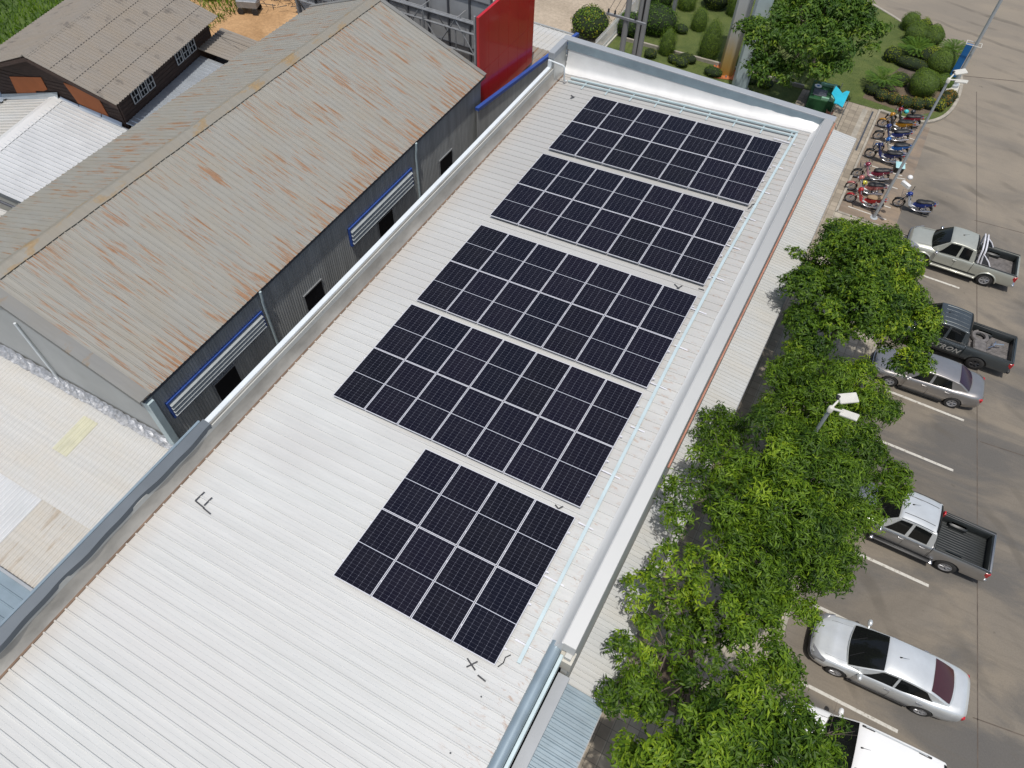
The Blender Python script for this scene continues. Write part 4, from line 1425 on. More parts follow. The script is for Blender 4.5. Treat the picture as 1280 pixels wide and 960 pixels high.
bn = thing('banner_pole', 'tall thin steel pole with long blue banner rising from the end of the flower bed', 'banner pole', (6.72, 47.0, 0.1))
mb = MB(); mb.lathe([(.28, 0), (.28, .5), (.14, .52), (.10, 2), (.09, 14)], (0, 0, 0), 12, 'z'); mb.build('shaft', M['pole'], bn, 50)
mb = MB(); mb.bbox(-.52, -.14, -.04, .04, .9, 3.0, .01); mb.build('banner', M['banner_blue'], bn)
mb = MB()
for (a, b_) in (((-.55, -.25), (.30, -.25)), ((.30, -.25), (.30, .25)), ((.30, .25), (-.55, .25)), ((-.55, .25), (-.55, -.25))):
    mb.tube((a[0], a[1], 3.05), (b_[0], b_[1], 3.05), .02, .02, 6)
mb.build('bracket_frame', M['lamp_white'], bn)
mb = MB(); mb.bbox(-.35, .35, -1.1, .6, 0, .35, .03); mb.build('plinth', M['cream'], bn)

# green stall with turquoise jagged awning by the back corner
st = thing('snack_stall', 'small green stall with turquoise jagged sheet roof beside the building corner', 'stall', (0.1, 41.2, 0.12), R(6))
mb = MB()
mb.bbox(-1.05, .55, -1.2, .9, 0, .95, .03)
mb.build('counter', M['green_mat'], st)
mb = MB()
mb.bbox(-.9, -.1, -.85, -.1, .951, 1.0, .01)
b1 = mb.build('worktop', M['dark_steel'], st)
mb = MB()
mb.box(.15, .35, -1.15, .6, .951, 1.12); mb.box(-.35, .15, -1.15, -1.0, .951, 1.08); mb.box(-.6, .15, .4, .55, .951, 1.10)
mb.build('shelf_edge', M['green_pale'], st)
mb = MB()
mb.lathe([(.02, 0), (.21, 0), (.22, .02), (.18, .03)], (-.72, .25, .951), 16, 'z')
lo_ = mb.build('round_emblem', M['white_gloss'], st)
mb = MB(); mb.ball((-.72, .25, .985), .09, .07, .02); mb.build('emblem_centre', M['banner_blue'], lo_)
mb = MB()
wp = [(0.38, 40.18, 2.00), (0.63, 39.94, 2.00), (0.87, 39.61, 2.00), (1.04, 39.99, 2.00), (1.22, 40.01, 2.00), (1.24, 38.20, 2.00), (0.94, 38.38, 2.00), (0.71, 38.39, 2.00), (0.69, 38.74, 2.00), (0.34, 39.29, 2.00)]
ca_, sa_ = math.cos(-R(6)), math.sin(-R(6))
mb.prism([((p[0] - .1) * ca_ - (p[1] - 41.2) * sa_, (p[0] - .1) * sa_ + (p[1] - 41.2) * ca_) for p in wp], 1.86, 1.91)
mb.build('jagged_awning', M['turq'], st)
mb = MB()
for (x, y) in ((.45, -1.6), (1.05, -2.3), (.5, -.6)):
    mb = MB()
    mb.tube((x, y, 0), (x, y, 1.9), .025, .025, 6)
    mb.build('awning_post', M['steel'], st)
mb = MB()
mb.bbox(.5, .8, -1.3, -.95, 0, .55, .03)
tt = thing('waste_bin', 'small terracotta pink bin beside the green stall', 'bin', (0.62, 40.0, .12))
mb = MB(); mb.lathe([(.14, 0), (.18, .02), (.22, .48), (.23, .5), (.2, .5), (.16, .06)], (0, 0, 0), 14, 'z'); mb.build('bucket', simple('terracotta', (.5, .24, .17), .7), tt, 40)

# debris heap behind the dirt yard
rr3 = random.Random(11)
mb = MB()
for k in range(120):
    a = Vector((rr3.uniform(-38, -31.5), rr3.uniform(33.2, 36.2), rr3.uniform(.05, .5)))
    d = Vector((rr3.uniform(-1, 1), rr3.uniform(-.6, .6), rr3.uniform(-.1, .15)))
    mb.tube(a, a + d, .035, .02, 5)
o = mb.build('brush_heap', M['bark'])
tag(o, 'heap of cut branches lying at the far edge of the orange dirt yard', 'brush heap')
t = thing('garden_trolley', 'small grey metal trolley standing at the edge of the orange dirt yard', 'trolley', (-37.2, 31.9, 0), .4)
mb = MB(); mb.bbox(-.7, .7, -.4, .4, .45, .9, .04); mb.build('tray', M['steel'], t)
for sx in (-.5, .5):
    for sy in (-.42, .42):
        mb = MB(); mb.lathe([(.05, -.04), (.22, -.04), (.22, .04), (.05, .04)], (sx, sy, .22), 14, 'y'); mb.build('wheel', M['tyre'], t)
mb = MB(); mb.path([(.7, -.3, .8), (1.1, -.3, 1.05), (1.1, .3, 1.05), (.7, .3, .8)], .02, 6); mb.build('handle', M['steel'], t)
mb = MB()
mb.path([(-27.0, 22.8, 4.4), (-31, 23.4, 4.0), (-36, 25.5, 4.3)], .012, 5)
tag(mb.build('overhead_cable', M['black_plastic']), 'thin black cable crossing over the orange dirt yard', 'cable')

# ================================================================== VEHICLES
def interp(tab, x):
    if x <= tab[0][0]: return tab[0][1]
    for (xa, a), (xb, b_) in zip(tab[:-1], tab[1:]):
        if x <= xb:
            t = (x - xa) / (xb - xa)
            t = t * t * (3 - 2 * t) * .5 + t * .5
            return a + (b_ - a) * t
    return tab[-1][1]

def wheel(parent, x, y, r, w, side, rimm, spokes=5):
    e = MB()
    e.lathe([(r * .60, -w / 2), (r * .93, -w / 2), (r, -w / 2 + .03), (r, w / 2 - .03), (r * .93, w / 2), (r * .60, w / 2), (r * .58, w / 2 - .05), (r * .58, -w / 2 + .05)], (0, 0, 0), 28, 'y', cap=False)
    we = bpy.data.objects.new('wheel', None)
    we.location = (x, y, r)
    link(we, parent)
    e.build('tyre', M['tyre'], we, 50)
    m = MB()
    s = side
    yo = s * w / 2
    m.lathe([(.0, yo - s * .075), (r * .56, yo - s * .085), (r * .56, yo - s * .10), (.0, yo - s * .10)], (0, 0, 0), 24, 'y', cap=False)
    m.lathe([(r * .52, yo - s * .09), (r * .53, yo - s * .005), (r * .62, yo + s * .004), (r * .63, yo - s * .05)], (0, 0, 0), 28, 'y', cap=False)
    m.lathe([(r * .14, yo - s * .08), (r * .14, yo - s * .012), (.01, yo - s * .006)], (0, 0, 0), 12, 'y', cap=False)
    for k in range(spokes):
        a = 2 * math.pi * k / spokes + .3
        for da in (-.16, .16):
            p0 = (r * .12 * math.cos(a), yo - s * .025, r * .12 * math.sin(a))
            p1 = (r * .56 * math.cos(a + da), yo - s * .022, r * .56 * math.sin(a + da))
            m.tube(p0, p1, r * .055, r * .045, 5)
    m.build('rim', rimm, we, 40)
    d = MB()
    d.lathe([(.0, yo - s * .088), (r * .5, yo - s * .090)], (0, 0, 0), 16, 'y', cap=False)
    return we

def vehicle(name, label, cat, x0, yc, rot, S):
    """nose towards -x. S: spec dict, local x from nose (0) to tail (L), y lateral, z up"""
    L, W, H = S['L'], S['W'], S['H']
    t = thing(name, label, cat, (x0 + L / 2, yc, 0.0), rot)
    off = Vector((-L / 2, 0, 0))
    paint, paint2 = S['paint'], S.get('roof_paint', S['paint'])
    def bld_(mb, nm, m, smooth=45, par=None):
        o = mb.build(nm, m, par or t, smooth)
        if par is None: o.location = off
        return o
    wr_, xf, xr = S['wr'], S['xf'], S['xr']
    ra = wr_ + S.get('arch', .055)
    hw, top, zb = S['hw'], S['top'], S['zb']
    bedx = S.get('bed')            # (x_start) of the cargo bed
    xend = bedx if bedx else L
    # station list, refined near the wheel arches and ends
    xs = set()
    k = 0.0
    while k < xend: xs.add(round(k, 3)); k += .11
    for e in (.02, .05, .09, .15): xs.add(e)
    if not bedx:
        for e in (.02, .05, .09, .15): xs.add(round(L - e, 3))
    xs.add(round(xend, 3))
    for wx in (xf, xr):
        for j in range(17):
            a = math.pi * j / 16
            q = round(wx + ra * math.cos(a), 3)
            if q < xend: xs.add(q)
        for q in (wx - ra - .004, wx + ra + .004):
            if 0 < q < xend: xs.add(round(q, 3))
    xs = sorted(xs)
    def arch(x):
        z = 0
        for wx in (xf, xr):
            d = abs(x - wx)
            if d < ra: z = max(z, wr_ + math.sqrt(ra * ra - d * d))
        return z
    def section(x):
        w = interp(hw, x); zt = interp(top, x); z0 = interp(zb, x)
        za = arch(x)
        bl = interp(S['belt'], x)
        pts = [(w * .80, z0), (w * .955, z0 + .04), (w * .995, z0 + .20), (w, .52), (w * .995, bl - .20), (w * .975, bl - .06), (w * .93, bl), (w * .86, min(zt, bl + (zt - bl) * .45 + .02)), (w * .62, zt - .012), (w * .3, zt + .006), (0, zt + .012)]
        out = []
        for (y, z) in pts:
            out.append((y, max(z, za) if y > w * .7 or za > z else z))
        zlo = max(z0, za)
        full = [(x, 0, zlo)] + [(x, y, z) for y, z in out] + [(x, -y, z) for y, z in reversed(out[:-1])]
        return full
    mb = MB()
    mb.loft([section(x) for x in xs])
    body = bld_(mb, 'body', paint, 50)
    # underside and wheel housings
    mb = MB()
    w0 = W / 2
    mb.box(.25, L - .25, -w0 * .72, w0 * .72, .22, .62)
    bld_(mb, 'underbody', M['black_plastic'])
    # glasshouse
    A, B, C_, D = S['cab']       # x of windscreen base, roof front, roof rear, rear glass base
    zA, zR, zD = S['cabz']       # z at windscreen base, roof, rear base
    rcrown = .035
    def ztop(x):
        if x <= A: return zA
        if x < B:
            u = (x - A) / (B - A)
            return zA + (zR - .03 - zA) * (u ** .92)
        if x <= C_:
            u = (x - B) / (C_ - B)
            return zR - .03 + .06 * math.sin(math.pi * min(1, u * .95 + .05)) ** .8 - S.get('rake', .02) * u
        if x < D:
            u = (x - C_) / (D - C_)
            z1 = zR - .03 - S.get('rake', .02) + .01
            return zD + (z1 - zD) * (1 - u ** S.get('rearpow', 1.25))
        return zD
    wbt = S['cabw']     # half width at belt
    wtp = S['roofw']    # half width at roof edge
    def cabsec(x):
        bl = interp(S['belt'], x) - .02
        z = max(ztop(x), bl + .01)
        h = (z - bl) / (zR - bl)
        wb = min(wbt, interp(hw, x) * .95)
        if S.get('taper'):
            x1, dw = S['taper']
            if x > x1: wb -= dw * (x - x1) / (D - x1)
        if x < B: wb -= .05 * ((B - x) / (B - A)) ** 2
        we = wb + (wtp - wb) * h
        return bl, z, wb, we
    def surf(x, v, lift=0.0):
        """v in [-1,1]: |v|<.5 is the top, beyond is the side down to the belt"""
        bl, z, wb, we = cabsec(x)
        s = 1 if v >= 0 else -1
        a = abs(v)
        if a <= .5:
            u = a / .5
            if x < B: x = x - S.get('bow', .10) * (1 - u * u) * (B - x) / (B - A)
            elif x > C_: x = x + S.get('rbow', .07) * (1 - u * u) * (x - C_) / (D - C_)
            y = we * u * .94
            zz = z - (u ** 4) * .03 + rcrown * (1 - u * u) * .6
        elif a <= .58:
            u = (a - .5) / .08
            y = we * .94 + we * .06 * math.sin(u * math.pi / 2)
            zz = z - .03 - .035 * (1 - math.cos(u * math.pi / 2))
        else:
            u = (a - .58) / .42
            y = we + (wb - we) * u
            zz = (z - .065) + (bl - (z - .065)) * u
            if zz < bl: zz = bl
        return Vector((x, s * y, zz))
    def lifted(x, v, lift):
        e = .01
        p = surf(x, v)
        du = surf(x + e, v) - surf(x - e, v)
        dv = surf(x, min(1, v + e)) - surf(x, max(-1, v - e))
        n = du.cross(dv)
        if n.length < 1e-9: n = Vector((0, 0, 1))
        n.normalize()
        return p + n * lift
    cx = sorted(set([A + (B - A) * i / 18 for i in range(19)] + [B + (C_ - B) * i / 8 for i in range(9)] + [C_ + (D - C_) * i / 14 for i in range(15)]))
    vsamp = [-1, -.86, -.72, -.58, -.56, -.54, -.52, -.5, -.45, -.4, -.32, -.24, -.16, -.08, 0, .08, .16, .24, .32, .4, .45, .5, .52, .54, .56, .58, .72, .86, 1]
    mb = MB()
    n = len(vsamp)
    for x in cx:
        for v in vsamp: mb.v.append(tuple(surf(x, v)))
    for i in range(len(cx) - 1):
        for j in range(n - 1):
            a = i * n + j
            mb.f.append((a, a + 1, a + n + 1, a + n)); mb.mi.append(0)
    mb.f.append(tuple(range((len(cx) - 1) * n, len(cx) * n))); mb.mi.append(0)
    mb.f.append(tuple(range(n))); mb.mi.append(0)
    bld_(mb, 'cabin', paint2, 50)
    def patch(nm, m, xf_, nu, nv, par=None, lift=.011):
        mb = MB()
        for i in range(nu + 1):
            for j in range(nv + 1):
                x, v = xf_(i / nu, j / nv)
                mb.v.append(tuple(lifted(x, v, lift)))
        for i in range(nu):
            for j in range(nv):
                a = i * (nv + 1) + j
                mb.f.append((a, a + 1, a + nv + 2, a + nv + 1)); mb.mi.append(0)
        return bld_(mb, nm, m, 60, par)
    gl = S.get('glass', M['car_glass'])
    patch('windscreen', gl, lambda u, v: (A + .03 + (B - A - .05) * u, (-.495 + .99 * v)), 18, 14)
    if S.get('rearglass', True):
        patch('rear_window', S.get('rear_glass_mat', gl), lambda u, v: (C_ + (D - C_) * (.05 + .85 * u), -.47 + .94 * v), 14, 14)
    for s in (-1, 1):
        for (xa, xb, sa, sb) in S['wins']:
            # window from xa..xb, slanted ends sa/sb measured at the top
            def wf(u, v, xa=xa, xb=xb, sa=sa, sb=sb, s=s):
                top_ = 1 - v
                x = (xa + sa * top_) + ((xb + sb * top_) - (xa + sa * top_)) * u
                lim = .60 + .35 * v
                return x, s * lim
            patch('side_window', gl, wf, 8, 4)
    # lower details
    for s in (-1, 1):
        mb = MB()
        y = s * interp(hw, 2.2)
        mb.box(xf + ra + .05, xr - ra - .05, min(y * .94, y * 1.015), max(y * .94, y * 1.015), interp(zb, 2.2) - .02, interp(zb, 2.2) + .07)
        bld_(mb, 'side_sill', S.get('sill', M['black_plastic']))
    if S.get('step'):
        for s in (-1, 1):
            mb = MB()
            y = s * (W / 2 + .03)
            mb.bbox(xf + ra + .05, xr - ra - .05, y - .11, y + .11, .36, .43, .02)
            o = bld_(mb, 'side_step', S['step'])
            mb = MB()
            for xx in (xf + ra + .03, xr - ra - .16):
                mb = MB()
                mb.bbox(xx, xx + .14, y - .115, y + .115, .355, .435, .02)
                bld_(mb, 'step_end', S.get('step_end', paint), 45)
    for s in (-1, 1):
        # handles
        for hx_ in S['handles']:
            mb = MB()
            y = s * (interp(hw, hx_) * .985)
            bl = interp(S['belt'], hx_)
            mb.path([(hx_ - .10, y * .985, bl - .12), (hx_ - .07, y * 1.03, bl - .115), (hx_ + .07, y * 1.03, bl - .115), (hx_ + .10, y * .985, bl - .12)], .014, 6)
            bld_(mb, 'door_handle', S.get('handle_mat', paint), 60)
        # mirrors
        mx = A + (B - A) * .42
        wy = s * (min(wbt, interp(hw, mx)) + .02)
        bl = interp(S['belt'], mx)
        mb = MB()
        secs = []
        for (d, rx, rz_) in ((0.02, .04, .04), (.06, .075, .085), (.15, .085, .10), (.22, .07, .085), (.25, .03, .05)):
            secs.append([(mx + rx * math.cos(a), wy + s * d, bl + .09 + rz_ * math.sin(a)) for a in [2 * math.pi * q / 10 for q in range(10)]])
        mb.loft(secs)
        mb.tube((mx, wy - s * .06, bl + .02), (mx, wy + s * .06, bl + .06), .025, .025, 6)
        bld_(mb, 'mirror', S.get('mirror_mat', paint), 60)
        # door seams
        for dx in S['seams']:
            mb = MB()
            pts = []
            for q in range(9):
                z = interp(zb, dx) + .08 + (interp(S['belt'], dx) - .03 - interp(zb, dx) - .08) * q / 8
                w = interp(hw, dx)
                y = w * (.995 if z < interp(S['belt'], dx) - .2 else .975 if z < interp(S['belt'], dx) - .05 else .945)
                pts.append((dx + S.get('seamlean', .0) * q / 8, s * (y + .001), z))
            mb.path(pts, .007, 4)
            bld_(mb, 'door_seam', M['black_plastic'])
    # fender flares
    if S.get('flare'):
        for s in (-1, 1):
            for wx in (xf, xr):
                mb = MB()
                pts = [(wx + (ra + .005) * math.cos(a), s * (interp(hw, min(max(wx, .1), L - .1)) * .985), wr_ + (ra + .005) * math.sin(a)) for a in [math.pi * q / 14 for q in range(15)]]
                mb.path(pts, .045, 6)
                bld_(mb, 'wheel_flare', S['flare'], 60)
    # lights, bumpers, grille
    for s in (-1, 1):
        mb = MB()
        hx_, hy_, hz_ = S['hl']
        secs = []
        for xx, fa, fb in ((.05, .60, .93), (.12, .66, .97), (.22, .74, .99), (.36, .84, .995), (.50, .93, .99)):
            w_h = interp(hw, xx); zt_ = interp(top, xx)
            bl_h = interp(S['belt'], xx)
            secs.append([(xx, s * w_h * fa, zt_ + .004 - (fa - .6) * .10), (xx, s * w_h * (fa + fb) / 2, (zt_ + bl_h) / 2 + .030), (xx - .01, s * (w_h * fb + .006), bl_h + .004), (xx - .02, s * (w_h * fb + .008), bl_h - .10), (xx - .03, s * w_h * fa, bl_h - .10)])
        mb.loft(secs)
        bld_(mb, 'headlight', M['clear_lamp'], 40)
        mb = MB()
        tx, ty, tz, th = S['tl']
        mb.bbox(tx - (.16 if bedx else .28), tx + .02, min(s * (ty - .10), s * (ty + .03)), max(s * (ty - .10), s * (ty + .03)), tz - th, tz + th, .02)
        bld_(mb, 'taillight', M['red_lamp'], 40)
    mb = MB()
    gx = S['hl'][0] - .07
    mb.bbox(gx - .01, gx + .14, -.34, .34, S['hl'][2] - .14, S['hl'][2] + .02, .02)
    bld_(mb, 'grille', M['black_plastic'])
    def nose(z, r, m, nm):
        mb = MB()
        pts = [(x_, w_) for x_, w_ in hw if x_ < .45]
        P_ = [(x_ - .005, w_ * .985, z) for x_, w_ in reversed(pts)] + [(pts[0][0] - .03, pts[0][1] * .5, z), (pts[0][0] - .035, 0, z)]
        P_ = P_ + [(x_, -y_, z_) for x_, y_, z_ in reversed(P_[:-1])]
        mb.path(P_, r, 8)
        bld_(mb, nm, m, 60)
    zn = interp(top, 0.05)
    nose(zn - .22, .045, M['black_plastic'], 'front_bumper')
    nose(zn - .12, .016, M['chrome'], 'grille_trim')
    # bonnet and boot seams
    mb = MB()
    for s in (-1, 1):
        pts = []
        for q in range(9):
            xx = .42 + (A + .02 - .42) * q / 8
            pts.append((xx, s * interp(hw, xx) * .70, interp(top, xx) - .006 - .02 * .3))
        mb.path(pts, .006, 4)
    if not bedx:
        xx = D + .10
        pts = [(xx, y_ * interp(hw, xx), interp(top, xx) + .008 - (abs(y_) ** 3) * .05) for y_ in (-.80, -.6, -.3, 0, .3, .6, .80)]
    bld_(mb, 'bonnet_seam', M['black_plastic'])
    # wipers + antenna
    mb = MB()
    for yy in (-.45, .12):
        p = lifted(A + .06, yy / 1.5, .02); q = lifted(A + (B - A) * .42, yy / 1.5 + .16, .02)
        mb.tube(p, q, .010, .008, 5)
    bld_(mb, 'wiper', M['black_plastic'])
    if S.get('antenna'):
        mb = MB()
        ax, ay = S['antenna']
        z = ztop(ax) + .02
        mb.tube((ax, ay, z - .01), (ax + .05, ay, z + .05), .03, .015, 6)
        mb.tube((ax + .03, ay, z + .03), (ax + .22, ay, z + .14), .007, .004, 5)
        bld_(mb, 'antenna', M['black_plastic'])
    wy = W / 2 - .115
    for wx in (xf, xr):
        for s in (-1, 1):
            w_ = wheel(t, wx - L / 2, s * wy, wr_, .22, s, S.get('rim', M['rim']), S.get('spokes', 5))
    # cargo bed
    if bedx:
        zr, zf = S['bedz']      # rail height, floor height
        wout = interp(hw, (bedx + L) / 2)
        bx = sorted(set([bedx + .02, L - .05] + [round(bedx + .02 + (L - .07 - bedx) * i / 12, 3) for i in range(13)] + [round(xr + ra * math.cos(math.pi * j / 16), 3) for j in range(17)]))
        for s in (-1, 1):
            mb = MB()
            secs = []
            for x in bx:
                za = arch(x)
                z0 = max(.42, za)
                wo = wout - (.03 * ((x - bedx) / (L - bedx)) ** 2)
                secs.append([(x, s * (wo - .07), z0), (x, s * wo * .985, z0), (x, s * wo, max(z0, .62)), (x, s * (wo - .003), max(z0, zr - .25)), (x, s * (wo - .025), zr - .03), (x, s * (wo - .05), zr), (x, s * (wo - .115), zr), (x, s * (wo - .12), zr - .05), (x, s * (wo - .125), max(zf, z0))])
            mb.loft(secs)
            bld_(mb, 'bed_side', paint, 45)
        mb = MB()
        wi = wout - .13
        mb.box(bedx + .03, L - .08, -wi, wi, zf - .03, zf)
        # ribs of the floor liner
        y = -wi + .12
        while y < wi - .1:
            mb.bbox(bedx + .08, L - .14, y, y + .045, zf, zf + .018, .006)
            y += .105
        bld_(mb, 'bed_floor', S.get('floor', M['bed_liner']))
        mb = MB()
        mb.bbox(bedx + .02, bedx + .09, -wi, wi, zf - .1, zr - .01, .012)
        for s in (-1, 1):
            mb.bbox(bedx + .09, L - .10, min(s * wi, s * (wi - .05)), max(s * wi, s * (wi - .05)), zf, zr - .012, .012)
            mb.bbox(xr - .34, xr + .34, min(s * (wi - .04), s * (wi - .24)), max(s * (wi - .04), s * (wi - .24)), zf, zf + .24, .07)
            mb.bbox(bedx + .05, L - .06, min(s * (wi + .02), s * (wi + .085)), max(s * (wi + .02), s * (wi + .085)), zr + .001, zr + .022, .008)
        mb.bbox(L - .16, L - .10, -wi + .05, wi - .05, zf, zr - .02, .012)
        bld_(mb, 'bed_liner', M['bed_liner'], 45)
        mb = MB()
        mb.bbox(L - .095, L - .02, -wi - .04, wi + .04, .50, zr + .005, .02)
        bld_(mb, 'tailgate', paint)
        mb = MB()
        mb.bbox(L - .04, L + .09, -wout * .93, wout * .93, .42, .56, .03)
        bld_(mb, 'rear_bumper', S.get('rbumper', M['chrome']))
    return t, off, bld_, surf, lifted, ztop

# paints
tanp = mat_paint('champagne_paint', (0.52, 0.53, 0.465), .45, .34)
darkp = mat_paint('dark_slate_paint', (0.085, 0.10, 0.108), .5, .34)
greyp = mat_paint('warm_grey_paint', (0.46, 0.44, 0.425), .8, .33)
silvp = mat_paint('silver_grey_paint', (0.46, 0.46, 0.46), .85, .30)
silv2 = mat_paint('bright_silver_paint', (0.74, 0.77, 0.775), .45, .28)
whitep = mat_paint('white_paint', (0.80, 0.80, 0.79), .0, .3, .03)

def pickup_spec(L=5.15, W=1.86, H=1.76, dbl=True, **kw):
    bed = L - 2.05
    S = dict(L=L, W=W, H=H, wr=.37, xf=.88, xr=L - 1.20, arch=.075,
             hw=[(0, W * .36), (.06, W * .43), (.22, W * .475), (.6, W * .495), (1.4, W * .5), (L, W * .5)],
             top=[(0, .86), (.08, 1.00), (.3, 1.07), (.85, 1.13), (1.1, 1.15), (1.4, 1.12), (L, 1.12)],
             belt=[(0, .78), (.1, .90), (.4, .98), (1.2, 1.03), (2.5, 1.07), (L, 1.08)],
             zb=[(0, .34), (.3, .36), (.8, .42), (2.0, .44), (L, .44)],
             cab=(1.05, 1.70, bed - .22, bed - .01), cabz=(1.12, H, 1.12), cabw=W * .47, roofw=W * .365,
             wins=[(1.40, 2.22, .36, .02), (2.34, bed - .24, .0, -.06)],
             handles=[2.18, bed - .28] if dbl else [2.25], seams=[1.36, 2.28, bed - .02], bed=bed, bedz=(1.10, .70),
             hl=(.10, .62, .86), tl=(L - .02, W * .5 - .06, .90, .14), antenna=(2.15, 0.05), spokes=6, rearpow=2.4)
    S.update(kw)
    return S

# champagne extended cab pickup with chrome sport bar
t, off, bl_, surf, lifted, ztop = vehicle('pickup_truck', 'champagne pickup truck with chrome sport bar, parked nearest the motorcycles', 'pickup truck', 6.93, 30.75, R(1.5),
    pickup_spec(5.12, 1.80, 1.74, False, xf=.86, xr=3.92, paint=tanp, flare=tanp, floor=M['bed_floor'], mirror_mat=M['chrome'], step=tanp, handle_mat=M['chrome']))
mb = MB()
for xx in (3.10, 3.24):
    mb.path([(xx + .12, -.78, 1.10), (xx + .04, -.74, 1.45), (xx, -.62, 1.80), (xx, -.3, 1.84), (xx, .3, 1.84), (xx, .62, 1.80), (xx + .04, .74, 1.45), (xx + .12, .78, 1.10)], .042, 8)
for s in (-1, 1):
    mb.path([(3.26, s * .72, 1.62), (3.6, s * .76, 1.35), (3.78, s * .77, 1.12)], .035, 8)
bl_(mb, 'sport_bar', M['alu'], 50)
for s in (-1, 1):
    mb = MB()
    mb.prism([(3.30, 1.14), (3.74, 1.14), (3.56, 1.40), (3.30, 1.60)], s * .76 - .012, s * .76 + .012, 'y')
    bl_(mb, 'sport_bar_fin', M['dark_steel'])
sp = thing('spare_tyre', 'worn spare tyre lying in the bed of the champagne pickup', 'tyre', (10.35, 31.05, .72), .3)
mb = MB(); mb.lathe([(.2, 0), (.33, 0), (.36, .05), (.36, .13), (.33, .18), (.2, .18), (.19, .09)], (0, 0, 0), 24, 'z', cap=False); mb.build('tyre_ring', M['tyre'], sp, 50)
mb = MB(); mb.lathe([(.0, .03), (.19, .04), (.2, .12), (.19, .04)], (0, 0, 0), 20, 'z', cap=False); mb.build('rim', M['rim_dark'], sp, 50)

# dark slate double cab with side lettering
t2, off, bl_, surf, lifted, ztop = vehicle('pickup_truck', 'dark slate double cab pickup with pale lettering on its doors', 'pickup truck', 6.98, 24.98, R(1.0),
    pickup_spec(5.55, 1.85, 1.80, True, cab=(1.38, 2.02, 3.28, 3.49), wins=[(1.76, 2.50, .36, .02), (2.62, 3.26, .0, -.06)], seams=[1.66, 2.56, 3.48], handles=[2.46, 3.2], top=[(0, .86), (.08, 1.00), (.3, 1.07), (1.1, 1.13), (1.42, 1.15), (1.7, 1.12), (5.55, 1.12)], xf=1.0, xr=4.24, antenna=(2.3, .05), paint=darkp, rim=M['rim_dark'], floor=M['bed_floor'], mirror_mat=darkp, rbumper=M['black_plastic']))
mb = MB()
for k in range(5):
    y = -.5 + k * .25
    mb.loft([[(x, y - .018, ztop(x) + .012), (x, y, ztop(x) + .026), (x, y + .018, ztop(x) + .012)] for x in (2.2, 2.6, 3.0, 3.24)])
bl_(mb, 'roof_rib', darkp, 50)
cu = bpy.data.curves.new('lettering', 'FONT')
cu.body = 'X-TRON'
cu.size = .34
cu.shear = .35
cu.extrude = .003
cu.offset = .008
cu.space_character = 1.15
tmp = bpy.data.objects.new('lettering_curve', cu)
scene.collection.objects.link(tmp)
dg = bpy.context.evaluated_depsgraph_get()
me = bpy.data.meshes.new_from_object(tmp.evaluated_get(dg))
bpy.data.objects.remove(tmp)
me.materials.clear(); me.materials.append(simple('pale_lettering', (.42, .41, .38), .6, 0, .1, 6))
lt = bpy.data.objects.new('door_lettering', me)
link(lt, t2)
lt.rotation_euler = (R(90), 0, 0)
lt.location = (-5.55 / 2 + 1.95, -.936, .62)
jk = thing('tool_bag', 'grey box with cables and chrome jack lying in the bed of the dark pickup', 'box', (11.1, 24.7, .72), .1)
mb = MB(); mb.bbox(-.28, .28, -.34, .30, 0, .26, .05); mb.build('box_body', M['bed_floor'], jk)
mb = MB(); mb.path([(.3, -.1, .3), (.55, .15, .3), (.62, .45, .28)], .03, 6); mb.tube((.5, .25, .3), (.95, .4, .3), .03, .03, 6); mb.build('jack_handle', M['chrome'], jk)
sp = thing('spare_tyre', 'dusty spare tyre lying in the bed of the dark slate pickup', 'tyre', (11.05, 25.35, .72), .3)
mb = MB(); mb.lathe([(.22, 0), (.35, 0), (.38, .05), (.38, .15), (.35, .2), (.22, .2), (.21, .1)], (0, 0, 0), 24, 'z', cap=False); mb.build('tyre_ring', M['bed_floor'], sp, 50)

# grey compact sedan
def sedan_spec(L, W, H, **kw):
    S = dict(L=L, W=W, H=H, wr=.315, xf=.86, xr=L - 1.02, arch=.045,
             hw=[(0, W * .30), (.03, W * .36), (.10, W * .41), (.25, W * .455), (.6, W * .487), (1.2, W * .5), (L - 1.3, W * .5), (L - .5, W * .475), (L - .15, W * .43), (L - .03, W * .38), (L, W * .33)],
             top=[(0, .56), (.05, .64), (.2, .70), (.7, .80), (1.35, .92), (1.6, .94), (L - 1.2, .98), (L - .9, 1.01), (L - .3, 1.02), (L - .08, .95), (L, .82)],
             belt=[(0, .50), (.1, .60), (.4, .70), (1.2, .86), (2.4, .92), (L - 1.0, .96), (L - .3, .94), (L, .78)],
             zb=[(0, .24), (.3, .20), (1, .20), (L - .6, .22), (L, .34)],
             cab=(1.25, 2.00, 3.12, 3.85), cabz=(.92, H, 1.00), cabw=W * .46, roofw=W * .345,
             wins=[(1.72, 2.38, .38, .04), (2.50, 3.20, .02, -.12)], handles=[2.25, 3.12], seams=[1.45, 2.46, 3.35],
             hl=(.09, .54, .60), tl=(L - .07, W * .5 - .18, .82, .08), antenna=None, handle_mat=M['chrome'], taper=(2.6, .13), rearpow=1.35)
    S.update(kw)
    return S
vehicle('sedan_car', 'grey beige compact sedan with dark purple rear window next to the dark pickup', 'car', 7.18, 22.12, R(3.5),
    sedan_spec(4.50, 1.70, 1.40, cab=(1.02, 1.83, 3.25, 3.86), wins=[(1.50, 2.24, .38, .04), (2.36, 3.16, .02, -.14)], seams=[1.36, 2.32, 3.3], handles=[2.12, 3.05], paint=greyp, rear_glass_mat=M['car_glass_purple'], spokes=5))
